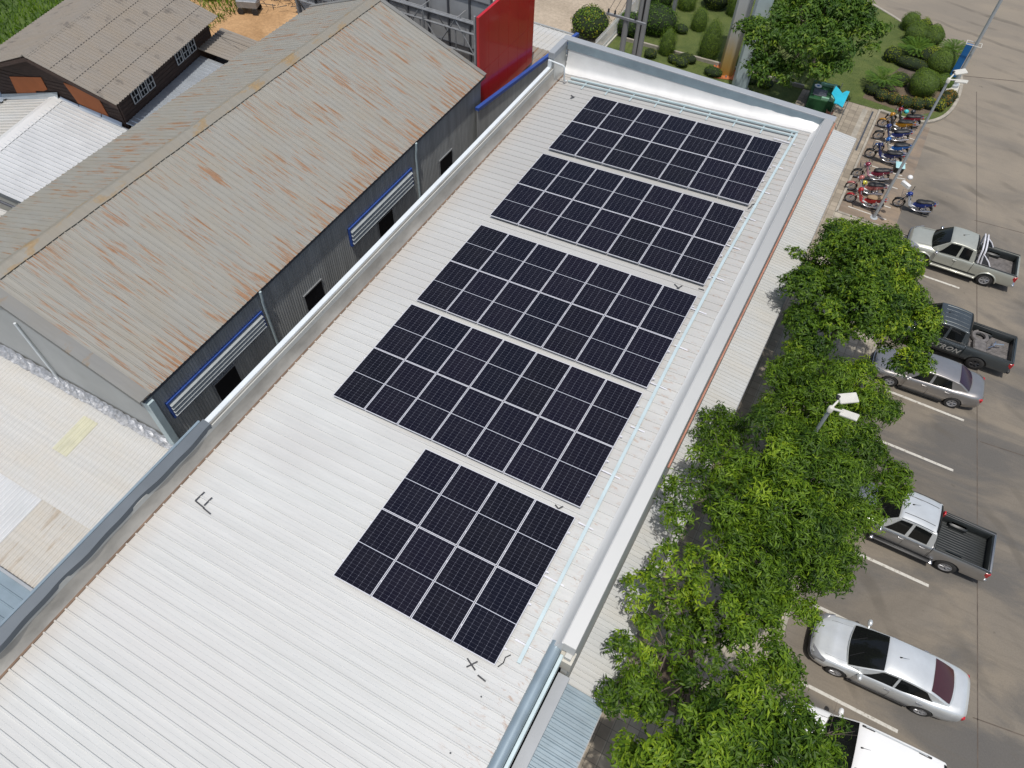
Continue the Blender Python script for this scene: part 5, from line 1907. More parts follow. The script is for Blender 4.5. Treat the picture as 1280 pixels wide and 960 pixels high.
# silver double cab with side steps
t4, off, bl_, surf, lifted, ztop = vehicle('pickup_truck', 'silver grey double cab pickup with ribbed black bed liner and side steps', 'pickup truck', 7.36, 14.30, R(0.5),
    pickup_spec(5.60, 1.88, 1.80, True, cab=(1.40, 2.04, 3.32, 3.53), wins=[(1.78, 2.52, .36, .02), (2.64, 3.30, .0, -.06)], seams=[1.68, 2.58, 3.52], handles=[2.48, 3.24], top=[(0, .86), (.08, 1.00), (.3, 1.07), (1.1, 1.13), (1.42, 1.15), (1.7, 1.12), (5.6, 1.12)], xf=1.1, xr=4.33, antenna=(2.35, .05), paint=silvp, roof_paint=silv2, step=M['black_plastic'], step_end=M['chrome'], mirror_mat=M['chrome'], handle_mat=M['chrome'], rbumper=silvp, spokes=6))  # paler cabin paint puts the sky's reflection into the colour
mb = MB()
for s in (-1, 1):
    mb.loft([[(x, s * .40 - .012, ztop(x) + .014), (x, s * .40, ztop(x) + .026), (x, s * .40 + .012, ztop(x) + .014)] for x in (2.15, 2.5, 2.9, 3.25)])
    mb.path([(x, s * .665, ztop(x) - .012) for x in (2.1, 2.4, 2.7, 3.0, 3.28)], .012, 6)
bl_(mb, 'roof_groove', M['black_plastic'], 50)
mb = MB(); mb.bbox(3.50, 3.56, .35, .50, 1.45, 1.66, .004); bl_(mb, 'cab_brake_light', M['red_lamp'])
# large silver sedan
vehicle('sedan_car', 'large silver sedan with maroon tinted rear window, parked between empty bays', 'car', 8.02, 8.62, R(2.6),
    sedan_spec(4.95, 1.84, 1.47, paint=silv2, rear_glass_mat=M['car_glass_maroon'], xf=1.0, xr=3.78, wr=.325, spokes=6,
        cab=(1.14, 2.14, 3.56, 4.36), cabz=(.95, 1.47, 1.07),
        wins=[(1.60, 2.58, .50, .02), (2.66, 3.85, .02, -.34)], handles=[2.5, 3.5], seams=[1.46, 2.62, 3.70],
        top=[(0, .60), (.05, .68), (.2, .74), (.7, .84), (1.35, .96), (1.6, .98), (3.8, 1.04), (4.3, 1.08), (4.75, 1.07), (4.9, .98), (4.95, .86)],
        belt=[(0, .54), (.1, .64), (.4, .74), (1.2, .90), (2.4, .96), (4.0, 1.01), (4.7, .98), (4.95, .82)],
        antenna=(2.5, 0.02), taper=(2.9, .16), rearpow=1.3))
# white people carrier
t6, off, bl_, surf, lifted, ztop = vehicle('white_suv', 'white sport utility car with roof rails at the bottom right, partly under leaves', 'car', 7.75, 5.18, R(2.5),
    sedan_spec(4.85, 1.86, 1.84, paint=whitep, wr=.36, xf=.92, xr=3.85, arch=.07,
        top=[(0, .80), (.06, .92), (.25, 1.0), (.8, 1.08), (1.3, 1.14), (1.6, 1.12), (4.6, 1.12), (4.8, 1.05), (4.85, .9)],
        belt=[(0, .72), (.1, .84), (.4, .94), (1.2, 1.04), (2.5, 1.08), (4.4, 1.10), (4.7, 1.08), (4.85, .9)],
        zb=[(0, .32), (.3, .30), (1, .32), (4.4, .32), (4.85, .42)],
        cab=(1.30, 2.03, 4.48, 4.80), cabz=(1.12, 1.82, 1.14), roofw=.76, cabw=.87,
        wins=[(1.62, 2.50, .38, .02), (2.62, 3.45, .0, -.02), (3.55, 4.25, .0, -.14)], handles=[2.45, 3.40], seams=[1.5, 2.56, 3.5],
        hl=(.10, .60, .86), tl=(4.80, .78, 1.0, .18), antenna=(2.15, 0.0), taper=(3.2, .07), rearpow=2.2, mirror_mat=whitep))
for s in (-1, 1):
    mb = MB()
    mb.path([(2.15, s * .665, ztop(2.15) + .0), (2.25, s * .665, ztop(2.25) + .045), (3.9, s * .655, ztop(3.9) + .045), (4.05, s * .65, ztop(4.05) - .005)], .018, 6)
    bl_(mb, 'roof_rail', M['pole'], 60)
    for (xa, xb) in ((2.08, 2.45), (3.75, 4.12)):
        mb = MB(); mb.bbox(xa, xb, s * .655 - .028, s * .655 + .028, ztop(xa) - .03, ztop((xa + xb) / 2) + .022, .01)
        bl_(mb, 'rail_foot', M['black_plastic'])

# ================================================================== MOTORCYCLES
def moto(label, x, y, ang, c1, c2, seatc=None, basket=False, box=False, side='underbone', helmet=None, lean=8, scl=1.0):
    """underbone scooter, front wheel towards -x"""
    c1 = tuple(v * .62 for v in c1); c2 = tuple(v * .7 for v in c2)
    m1 = simple('moto_' + label.split()[0] + '_a', c1, .32, .1, .06, 4, coat=.5)
    m2 = simple('moto_' + label.split()[0] + '_b', c2, .35, .1, .06, 4, coat=.4)
    t = thing('motorcycle', label, 'motorcycle', (x, y, .006), R(ang), 'motorcycles parked in the bay' if x < 6 else None)
    t.rotation_euler = (R(lean), 0, R(ang))
    t.scale = (scl, scl, scl)
    xf, xr, r = -.64, .62, .285
    for (wx) in (xf, xr):
        we = bpy.data.objects.new('wheel', None); we.location = (wx, 0, r); link(we, t)
        mb = MB(); mb.lathe([(r - .055, -.03), (r - .02, -.042), (r, -.02), (r, .02), (r - .02, .042), (r - .055, .03)], (0, 0, 0), 24, 'y', cap=False)
        mb.build('tyre', M['tyre'], we, 50)
        mb = MB(); mb.lathe([(r - .05, -.022), (r - .075, -.02), (r - .075, .02), (r - .05, .022)], (0, 0, 0), 24, 'y', cap=False)
        mb.lathe([(.02, -.07), (.055, -.05), (.055, .05), (.02, .07)], (0, 0, 0), 12, 'y')
        for k in range(10):
            a = 2 * math.pi * k / 10
            mb.tube((.04 * math.cos(a), 0, .04 * math.sin(a)), ((r - .07) * math.cos(a), 0, (r - .07) * math.sin(a)), .008, .008, 4)
        mb.build('rim', M['rim'], we, 50)
    def B(mb, nm, m, sm=50): return mb.build(nm, m, t, sm)
    mb = MB()
    for s in (-1, 1):
        mb.tube((xf, s * .075, r), (xf + .22, s * .075, .78), .022, .026, 8)
    mb.tube((xf + .22, -.10, .78), (xf + .22, .10, .78), .03, .03, 8)
    B(mb, 'fork', M['chrome'])
    mb = MB()
    for s in (-1, 1):
        mb.tube((xr - .05, s * .10, r), (xr - .12, s * .12, .66), .024, .03, 8)
        mb.tube((xr, s * .07, r), (xr - .48, s * .07, r + .03), .022, .022, 6)
    mb.tube((xr - .02, -.13, r), (xr - .02, .13, r), .018, .018, 6)
    B(mb, 'swing_arm', M['chrome'])
    mb = MB()  # front fender
    mb.loft([[(xf + (r + .035) * math.cos(a) , yy, r + (r + .035 - abs(yy) * .25) * math.sin(a)) for yy in (-.06, -.03, .03, .06)] for a in [R(q) for q in (20, 45, 70, 95, 120, 145)]], closed=False, cap=False)
    o = B(mb, 'front_fender', m1 if sum(c1) > .25 else M['black_plastic']); md = o.modifiers.new('t', 'SOLIDIFY'); md.thickness = .008
    mb = MB()  # leg shield
    secs = []
    for (px_, w, z) in ((-.36, .14, .92), (-.31, .19, .80), (-.26, .20, .62), (-.16, .19, .44), (.02, .15, .34)):
        secs.append([(px_ - .04, -w, z), (px_ - .07, -w * .5, z + .01), (px_ - .08, 0, z + .015), (px_ - .07, w * .5, z + .01), (px_ - .04, w, z), (px_ + .03, w * .8, z - .01), (px_ + .03, -w * .8, z - .01)])
    mb.loft(secs); B(mb, 'leg_shield', m2)
    mb = MB()  # front cowl + handlebar cover
    secs = []
    for (px_, w, h, z) in ((-.52, .05, .05, .90), (-.48, .10, .10, .93), (-.40, .13, .13, .96), (-.32, .11, .10, .99), (-.26, .05, .05, 1.0)):
        secs.append([(px_, w * math.cos(a), z + h * math.sin(a)) for a in [2 * math.pi * q / 10 for q in range(10)]])
    mb.loft(secs); B(mb, 'front_cowl', m1)
    mb = MB(); mb.ball((-.52, 0, .92), .05, .08, .06, 10, 6); B(mb, 'headlight', M['clear_lamp'])
    mb = MB(); mb.path([(-.30, -.34, .98), (-.34, -.2, 1.0), (-.36, 0, .98), (-.34, .2, 1.0), (-.30, .34, .98)], .016, 8); B(mb, 'handlebar', M['chrome'])
    mb = MB()
    for s in (-1, 1):
        mb.tube((-.31, s * .26, .985), (-.285, s * .37, .975), .022, .022, 8)
    B(mb, 'grip', M['black_plastic'])
    for s in (-1, 1):
        mb = MB()
        mb.tube((-.34, s * .2, 1.0), (-.30, s * .27, 1.14), .007, .007, 5)
        mb.ball((-.30, s * .30, 1.17), .018, .06, .04, 10, 6); B(mb, 'mirror', M['black_plastic'])
    mb = MB()  # central body under the seat and tail
    secs = []
    for (px_, w, z0, z1) in ((-.12, .05, .32, .42), (.0, .08, .32, .48), (.14, .11, .36, .64), (.32, .14, .42, .72), (.52, .14, .50, .76), (.72, .11, .60, .80), (.88, .05, .70, .84)):
        secs.append([(px_, -w, z0 + .03), (px_, -w * .6, z0), (px_, w * .6, z0), (px_, w, z0 + .03), (px_, w, z1 - .05), (px_, w * .7, z1), (px_, -w * .7, z1), (px_, -w, z1 - .05)])
    mb.loft(secs); B(mb, 'side_fairing', m1)
    mb = MB()
    secs = []
    for (px_, w, z, h) in ((.04, .05, .66, .05), (.10, .11, .69, .07), (.25, .14, .72, .08), (.42, .14, .74, .08), (.50, .13, .78, .08), (.68, .12, .81, .07), (.80, .07, .81, .05), (.84, .03, .80, .03)):
        secs.append([(px_, w * math.cos(a), z + h * math.sin(a) * (.8 if math.sin(a) > 0 else .5)) for a in [2 * math.pi * q / 12 for q in range(12)]])
    mb.loft(secs)
    B(mb, 'seat', simple('seat_' + label.split()[0], seatc, .8, 0, .15, 6) if seatc else M['black_plastic'])
    mb = MB(); mb.path([(.74, -.12, .80), (.92, -.1, .86), (.98, 0, .87), (.92, .1, .86), (.74, .12, .80)], .014, 6); B(mb, 'grab_rail', M['chrome'])
    mb = MB(); mb.bbox(.86, .93, -.06, .06, .68, .76, .02); B(mb, 'taillight', M['red_lamp'])
    mb = MB(); mb.bbox(-.12, .26, -.12, .12, .18, .44, .04); mb.path([(-.1, 0, .46), (.0, 0, .40), (.1, 0, .42)], .06, 8); B(mb, 'engine', M['steel'], 40)
    mb = MB(); mb.path([(.0, -.14, .25), (.25, -.17, .22), (.5, -.18, .30), (.86, -.18, .42)], [.025, .03, .045, .05], 8); B(mb, 'exhaust', M['chrome'])
    mb = MB()
    mb.loft([[(xr + (r + .04) * math.cos(a), yy, r + (r + .04) * math.sin(a)) for yy in (-.06, 0, .06)] for a in [R(q) for q in (10, 35, 60, 85, 110, 135)]], closed=False, cap=False)
    o = B(mb, 'rear_fender', M['black_plastic']); md = o.modifiers.new('t', 'SOLIDIFY'); md.thickness = .008
    mb = MB(); mb.tube((.1, .12, .22), (.0, .36, .02), .012, .012, 6); B(mb, 'kickstand', M['steel'])
    if basket:
        mb = MB()
        for z, w in ((.80, .13), (.90, .15), (1.0, .17)):
            q = [(-.56 - w, -w, z), (-.56 + w * .6, -w, z), (-.56 + w * .6, w, z), (-.56 - w, w, z)]
            for a, b_ in zip(q, q[1:] + q[:1]): mb.tube(a, b_, .008, .008, 4)
        for k in range(5):
            u = -1 + k * .5
            mb.tube((-.56 - .13, u * .13, .80), (-.56 - .17, u * .17, 1.0), .006, .006, 4)
            mb.tube((-.56 + .08, u * .13, .80), (-.56 + .10, u * .17, 1.0), .006, .006, 4)
            mb.tube((-.56 - .13 + k * .052, -.13, .80), (-.56 - .17 + k * .068, -.17, 1.0), .006, .006, 4)
        B(mb, 'wire_basket', M['dark_steel'])
    if box:
        mb = MB(); mb.tube((.8, -.08, .82), (1.1, -.08, .88), .012, .012, 5); mb.tube((.8, .08, .82), (1.1, .08, .88), .012, .012, 5); B(mb, 'luggage_rack', M['dark_steel'])
        mb = MB(); mb.bbox(.86, 1.28, -.21, .21, .90, 1.22, .03); bx_ = B(mb, 'top_box', M['black_plastic'], 40)
        mb = MB(); mb.bbox(.85, 1.29, -.22, .22, 1.221, 1.27, .02); mb.build('box_lid', simple('pale_turquoise_lid', (.36, .60, .62), .5), bx_, 40)
    return t
def helmet(label, x, y, z, col):
    t = thing('helmet', label, 'helmet', (x, y, z), .4)
    mb = MB(); mb.ball((0, 0, .12), .14, .125, .125, 16, 10); mb.build('shell', simple('helmet_' + label.split()[0], col, .25, 0, .04, 3, coat=.6), t, True)
    mb = MB(); mb.ball((-.035, 0, .10), .125, .105, .07, 14, 8); mb.build('visor', M['black_plastic'], t, True)
DK = (0.015, 0.015, 0.017)
BL = (0.012, 0.03, 0.17)
moto('maroon and black motorcycle at the garden end of the row with turquoise helmet on it', 4.66, 41.72, 8, (.30, .012, .03), DK, lean=9, scl=1.1)
helmet('turquoise helmet resting on the maroon motorcycle at the garden end', 4.62, 41.62, .84, (.05, .50, .52))
helmet('black helmet resting behind the turquoise one on the maroon motorcycle', 4.98, 41.70, .90, (.02, .02, .022))
moto('yellow orange motorcycle with black seat, second from the garden end', 4.36, 40.93, 4, (.60, .28, .012), DK, lean=9, scl=1.1)
moto('blue motorcycle with dark fairing turned slightly outward beside the yellow one', 4.36, 39.72, 17, (.02, .04, .22), (.03, .05, .16), lean=9, scl=1.1)
moto('bright blue motorcycle with cream leg shield half hidden behind the navy one', 4.62, 38.45, 13, (.02, .16, .55), (.48, .45, .38), lean=9, scl=1.05)
moto('navy blue motorcycle in the middle of the row with a black front basket', 4.38, 37.5, 2, (.010, .020, .12), (.012, .022, .13), basket=True, lean=9, scl=1.1)
moto('pink and maroon motorcycle carrying a box with pale turquoise lid', 4.11, 35.44, 15, (.30, .03, .07), (.62, .30, .36), box=True, basket=True, lean=9, scl=1.1)
moto('salmon pink and white motorcycle with yellow helmet, second from the near end', 4.10, 34.05, 8, (.62, .20, .18), (.62, .58, .58), lean=9, scl=1.1)
helmet('yellow helmet hanging on the salmon pink and white motorcycle', 3.98, 33.95, .62, (.55, .50, .06))
moto('red motorcycle with brown seat at the near end of the row', 4.32, 32.97, 3, (.52, .012, .014), (.50, .05, .05), seatc=(.32, .22, .13), lean=9, scl=1.1)
moto('blue and white motorcycle with front basket standing alone outside the bay', 6.68, 33.95, 4, (.012, .045, .30), (.55, .58, .62), basket=True, lean=9, scl=1.1)

# ================================================================== VEGETATION
def leaf_mesh(name, cen, dirs, up, length, width, tint, m, parent=None, loc=None, fold=.25, bend=.35):
    """cen (N,3) leaf base; dirs (N,3) leaf axis; up (N,3) approx normal. five-vertex bent leaves"""
    n = len(cen)
    d = dirs / np.linalg.norm(dirs, axis=1, keepdims=True)
    s = np.cross(d, up)
    s /= np.maximum(np.linalg.norm(s, axis=1, keepdims=True), 1e-6)
    nn_ = np.cross(s, d)
    L_ = length[:, None]
    W_ = width[:, None]
    v = np.zeros((n, 6, 3))
    v[:, 0] = cen
    v[:, 1] = cen + d * L_ * .45 + s * W_ * .5 + nn_ * W_ * fold
    v[:, 2] = cen + d * L_ * .50
    v[:, 3] = cen + d * L_ * .45 - s * W_ * .5 + nn_ * W_ * fold
    v[:, 4] = cen + d * L_ - nn_ * L_ * bend
    v[:, 5] = cen + d * L_ * .98 - nn_ * L_ * bend
    v = v[:, :5]
    co = v.reshape(-1, 3)
    if loc is not None: co = co - np.array(loc)
    base = np.arange(n) * 5
    tri = np.stack([base, base + 1, base + 2, base, base + 2, base + 3, base + 1, base + 4, base + 2, base + 2, base + 4, base + 3], 1).reshape(-1, 3)
    me = bpy.data.meshes.new(name)
    me.vertices.add(len(co))
    me.vertices.foreach_set('co', co.astype(np.float32).ravel())
    me.loops.add(tri.size)
    me.loops.foreach_set('vertex_index', tri.astype(np.int32).ravel())
    me.polygons.add(len(tri))
    me.polygons.foreach_set('loop_start', np.arange(0, tri.size, 3, dtype=np.int32))
    me.polygons.foreach_set('loop_total', np.full(len(tri), 3, dtype=np.int32))
    at_ = me.attributes.new('tint', 'FLOAT', 'POINT')
    at_.data.foreach_set('value', np.repeat(tint, 5).astype(np.float32))
    me.materials.append(m)
    me.update(calc_edges=True)
    me.validate()
    o = bpy.data.objects.new(name, me)
    link(o, parent)
    return o

def clusters_to_leaves(rg, P, Nrm, ct, per, length, lvar, wr_, droop, upb=0.5):
    """P (K,3) twig tips with outward normal; returns leaf arrays"""
    K = len(P)
    idx = np.repeat(np.arange(K), per)
    n = len(idx)
    ax = Nrm[idx] * .8 + np.array([0, 0, upb])
    ax /= np.linalg.norm(ax, axis=1, keepdims=True)
    r = rg.normal(size=(n, 3))
    r -= ax * (r * ax).sum(1, keepdims=True)
    r /= np.linalg.norm(r, axis=1, keepdims=True)
    el = rg.uniform(-.25, .75, n)[:, None]
    d = r * np.cos(el) + ax * np.sin(el)
    d[:, 2] -= droop * rg.uniform(.2, 1.0, n)
    ln = length * rg.uniform(1 - lvar, 1 + lvar, n)
    c = P[idx] + rg.normal(size=(n, 3)) * length * .25
    up = ax + rg.normal(size=(n, 3)) * .25
    t = np.clip(ct[idx] + rg.normal(size=n) * .19, 0, 1)
    return c, d, up, ln, ln * wr_, t

def crown_points(rg, lumps, dens, sub=(10, .42), inner=.25):
    """lumps: (x,y,z,rx,ry,rz). returns tips, normals, tint"""
    Ps, Ns, Ts, centers = [], [], [], []
    for (x, y, z, rx, ry, rz_) in lumps:
        c0 = np.array([x, y, z]); rr = np.array([rx, ry, rz_])
        ns = max(5, int(sub[0] * (rx * ry) ** .5 * 1.1 + 3))
        for k in range(ns):
            th = rg.uniform(0, 2 * math.pi)
            cz = rg.uniform(-.35, 1.0)
            sr = math.sqrt(max(0, 1 - cz * cz))
            d = np.array([math.cos(th) * sr, math.sin(th) * sr, cz])
            c = c0 + d * rr * rg.uniform(.5, .82)
            r = sub[1] * min(rr) * rg.uniform(.65, 1.15)
            centers.append(c)
            base_t = np.clip(rg.normal(.34, .17), .02, .8)
            m_ = int(dens * 4 * math.pi * r * r * .75)
            u = rg.normal(size=(m_, 3)); u /= np.linalg.norm(u, axis=1, keepdims=True)
            u[:, 2] = np.where(u[:, 2] < -.35, -u[:, 2], u[:, 2])
            rad = r * rg.uniform(.55, 1.12, m_)[:, None]
            p = c + u * rad * np.array([1, 1, .85])
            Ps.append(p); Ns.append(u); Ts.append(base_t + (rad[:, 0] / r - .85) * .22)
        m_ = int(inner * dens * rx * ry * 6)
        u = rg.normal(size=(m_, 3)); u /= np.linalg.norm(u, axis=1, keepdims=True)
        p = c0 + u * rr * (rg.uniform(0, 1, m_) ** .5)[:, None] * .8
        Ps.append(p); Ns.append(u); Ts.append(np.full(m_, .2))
    return np.concatenate(Ps), np.concatenate(Ns), np.concatenate(Ts), centers

def limbs(mb, rg, base, fork_z, centers, r0, maxn=40):
    base = Vector(base)
    top = base + Vector((rg.uniform(-.2, .2), rg.uniform(-.2, .2), fork_z))
    mid = base.lerp(top, .5) + Vector((rg.uniform(-.08, .08), rg.uniform(-.08, .08), 0))
    mb.path([base - Vector((0, 0, .05)), base + Vector((0, 0, .15)), mid, top], [r0 * 1.5, r0 * 1.1, r0 * .9, r0 * .8], 10)
    cs = list(centers)
    rg.shuffle(cs)
    cs = cs[:maxn]
    mains = []
    nm = 5
    for k in range(nm):
        a = 2 * math.pi * k / nm + rg.uniform(-.3, .3)
        avg = [c for c in cs if abs(((math.atan2(c[1] - top.y, c[0] - top.x) - a + math.pi) % (2 * math.pi)) - math.pi) < 1.0]
        if not avg: continue
        m_ = Vector(np.mean(avg, axis=0))
        e = top.lerp(m_, .75)
        w = top.lerp(e, .5) + Vector((rg.uniform(-.2, .2), rg.uniform(-.2, .2), -.15))
        mb.path([top - Vector((0, 0, .15)), w, e], [r0 * .55, r0 * .42, r0 * .28], 8)
        mains.append((w, e))
    for c in cs:
        c = Vector(c)
        if not mains: break
        w, e = min(mains, key=lambda q: (q[1] - c).length)
        s_ = w.lerp(e, rg.uniform(.4, 1.0))
        k = s_.lerp(c, .5) + Vector((rg.uniform(-.15, .15), rg.uniform(-.15, .15), rg.uniform(-.05, .15)))
        mb.path([s_, k, c], [r0 * .20, r0 * .13, r0 * .05], 6)
        for q in range(3):
            tip = c + Vector((rg.uniform(-.5, .5), rg.uniform(-.5, .5), rg.uniform(0, .5)))
            mb.tube(k.lerp(c, .6), tip, r0 * .06, r0 * .02, 4)

def tree(name, label, base, fork, lumps, seed, dens, per, length, m, droop=.25, r0=.14, wr_=.34, sub=(10, .42), inner=.25, yellow=None, group=None, cat='tree'):
    rg = np.random.default_rng(seed)
    t = thing(name, label, cat, base, 0, group)
    P_, N_, T_, cs = crown_points(rg, lumps, dens, sub, inner)
    if yellow:
        for (x, y, z, r) in yellow:
            dd = np.linalg.norm(P_ - np.array([x, y, z]), axis=1)
            w = (dd < r) & (rg.uniform(size=len(P_)) < .32)
            T_ = np.where(w, T_ + rg.uniform(.2, .5, len(P_)), T_)
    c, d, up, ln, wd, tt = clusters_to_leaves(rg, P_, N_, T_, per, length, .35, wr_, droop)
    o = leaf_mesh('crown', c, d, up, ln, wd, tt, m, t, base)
    mb = MB()
    limbs(mb, rg, (0, 0, 0), fork, [np.array(q) - np.array(base) for q in cs], r0)
    mb.build('trunk', M['bark'], t, 60)
    return t

# row of trees between the pavement roof and the parking bays
G = 'trees in the planting strip'
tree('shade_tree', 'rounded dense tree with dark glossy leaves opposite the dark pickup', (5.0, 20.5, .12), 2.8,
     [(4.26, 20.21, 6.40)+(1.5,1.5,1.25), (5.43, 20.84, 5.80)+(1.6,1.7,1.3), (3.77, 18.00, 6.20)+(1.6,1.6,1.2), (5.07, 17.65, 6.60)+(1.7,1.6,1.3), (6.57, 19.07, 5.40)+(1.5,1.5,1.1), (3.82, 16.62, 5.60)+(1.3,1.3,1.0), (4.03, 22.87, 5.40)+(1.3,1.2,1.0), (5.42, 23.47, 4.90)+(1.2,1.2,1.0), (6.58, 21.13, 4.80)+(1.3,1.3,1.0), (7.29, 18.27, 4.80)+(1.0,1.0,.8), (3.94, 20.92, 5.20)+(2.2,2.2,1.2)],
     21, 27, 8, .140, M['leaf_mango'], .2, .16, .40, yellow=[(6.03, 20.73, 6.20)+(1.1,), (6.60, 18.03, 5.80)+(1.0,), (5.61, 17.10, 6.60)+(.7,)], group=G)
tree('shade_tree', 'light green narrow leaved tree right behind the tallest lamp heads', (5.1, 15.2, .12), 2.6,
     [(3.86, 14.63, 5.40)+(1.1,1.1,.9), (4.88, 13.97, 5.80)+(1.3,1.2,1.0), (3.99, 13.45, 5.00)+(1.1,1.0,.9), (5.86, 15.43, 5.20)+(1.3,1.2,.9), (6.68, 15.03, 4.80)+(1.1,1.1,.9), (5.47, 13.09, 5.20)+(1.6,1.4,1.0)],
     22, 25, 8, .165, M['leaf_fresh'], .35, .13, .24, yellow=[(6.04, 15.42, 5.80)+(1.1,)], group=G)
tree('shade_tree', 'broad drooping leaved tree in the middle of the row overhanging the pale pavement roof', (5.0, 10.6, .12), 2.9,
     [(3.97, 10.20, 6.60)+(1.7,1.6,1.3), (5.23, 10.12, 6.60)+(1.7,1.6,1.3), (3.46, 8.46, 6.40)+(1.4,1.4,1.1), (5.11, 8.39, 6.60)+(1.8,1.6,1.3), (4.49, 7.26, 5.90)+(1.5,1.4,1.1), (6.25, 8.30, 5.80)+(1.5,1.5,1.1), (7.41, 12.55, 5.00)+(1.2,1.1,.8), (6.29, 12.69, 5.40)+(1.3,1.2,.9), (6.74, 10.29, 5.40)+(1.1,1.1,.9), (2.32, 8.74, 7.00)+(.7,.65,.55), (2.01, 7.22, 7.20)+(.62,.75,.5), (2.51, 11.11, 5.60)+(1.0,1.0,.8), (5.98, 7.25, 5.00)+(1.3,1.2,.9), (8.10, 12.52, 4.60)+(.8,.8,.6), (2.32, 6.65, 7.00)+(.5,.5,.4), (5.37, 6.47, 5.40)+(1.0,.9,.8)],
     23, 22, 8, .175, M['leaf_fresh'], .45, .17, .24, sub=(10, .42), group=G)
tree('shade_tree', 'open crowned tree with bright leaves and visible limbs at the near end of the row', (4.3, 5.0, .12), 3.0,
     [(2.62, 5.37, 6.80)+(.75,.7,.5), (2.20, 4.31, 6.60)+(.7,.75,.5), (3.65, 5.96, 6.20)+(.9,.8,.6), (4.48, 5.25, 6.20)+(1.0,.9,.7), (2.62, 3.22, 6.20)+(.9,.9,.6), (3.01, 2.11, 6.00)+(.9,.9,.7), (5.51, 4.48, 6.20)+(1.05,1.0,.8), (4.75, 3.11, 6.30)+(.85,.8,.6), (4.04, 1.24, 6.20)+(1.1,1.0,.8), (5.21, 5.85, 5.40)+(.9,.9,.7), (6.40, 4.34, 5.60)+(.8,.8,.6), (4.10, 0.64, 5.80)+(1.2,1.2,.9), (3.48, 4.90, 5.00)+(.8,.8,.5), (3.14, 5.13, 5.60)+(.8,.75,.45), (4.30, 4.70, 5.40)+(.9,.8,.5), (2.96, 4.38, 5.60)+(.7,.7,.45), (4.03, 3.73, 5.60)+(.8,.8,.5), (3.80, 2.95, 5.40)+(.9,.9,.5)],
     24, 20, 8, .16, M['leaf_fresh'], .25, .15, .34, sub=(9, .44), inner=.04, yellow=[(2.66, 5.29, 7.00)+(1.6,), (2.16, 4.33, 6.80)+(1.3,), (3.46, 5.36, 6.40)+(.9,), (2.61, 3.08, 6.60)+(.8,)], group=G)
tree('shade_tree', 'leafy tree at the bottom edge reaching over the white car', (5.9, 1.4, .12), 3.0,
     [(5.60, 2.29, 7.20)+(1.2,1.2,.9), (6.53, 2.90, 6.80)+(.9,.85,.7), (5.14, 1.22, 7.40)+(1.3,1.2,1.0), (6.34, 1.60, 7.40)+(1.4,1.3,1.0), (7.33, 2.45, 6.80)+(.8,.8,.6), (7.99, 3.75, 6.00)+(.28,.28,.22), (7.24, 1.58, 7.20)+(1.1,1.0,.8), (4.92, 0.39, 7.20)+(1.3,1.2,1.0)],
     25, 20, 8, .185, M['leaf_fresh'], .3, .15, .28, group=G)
# big garden tree
tree('garden_tree', 'large dark green tree at the back corner of the white roofed building', (-1.6, 44.6, .1), 2.8,
     [(-2.39, 39.26, 5.80)+(2.2,2.0,1.5), (-3.84, 37.23, 5.20)+(1.8,1.8,1.4), (-0.70, 40.76, 5.60)+(2.2,2.0,1.5), (-0.95, 35.79, 5.60)+(2.0,2.0,1.4), (0.63, 40.83, 4.80)+(1.6,1.5,1.2), (-3.21, 35.90, 4.20)+(1.3,1.3,1.0), (-1.93, 45.84, 5.00)+(2.2,2.0,1.4), (-4.23, 42.69, 5.00)+(1.8,1.8,1.3), (-0.32, 37.82, 4.80)+(1.2,1.1,.9), (-1.96, 35.74, 4.20)+(1.0,.9,.8)],
     26, 12, 7, .22, M['leaf_ficus'], .2, .22, .42, sub=(9, .36))

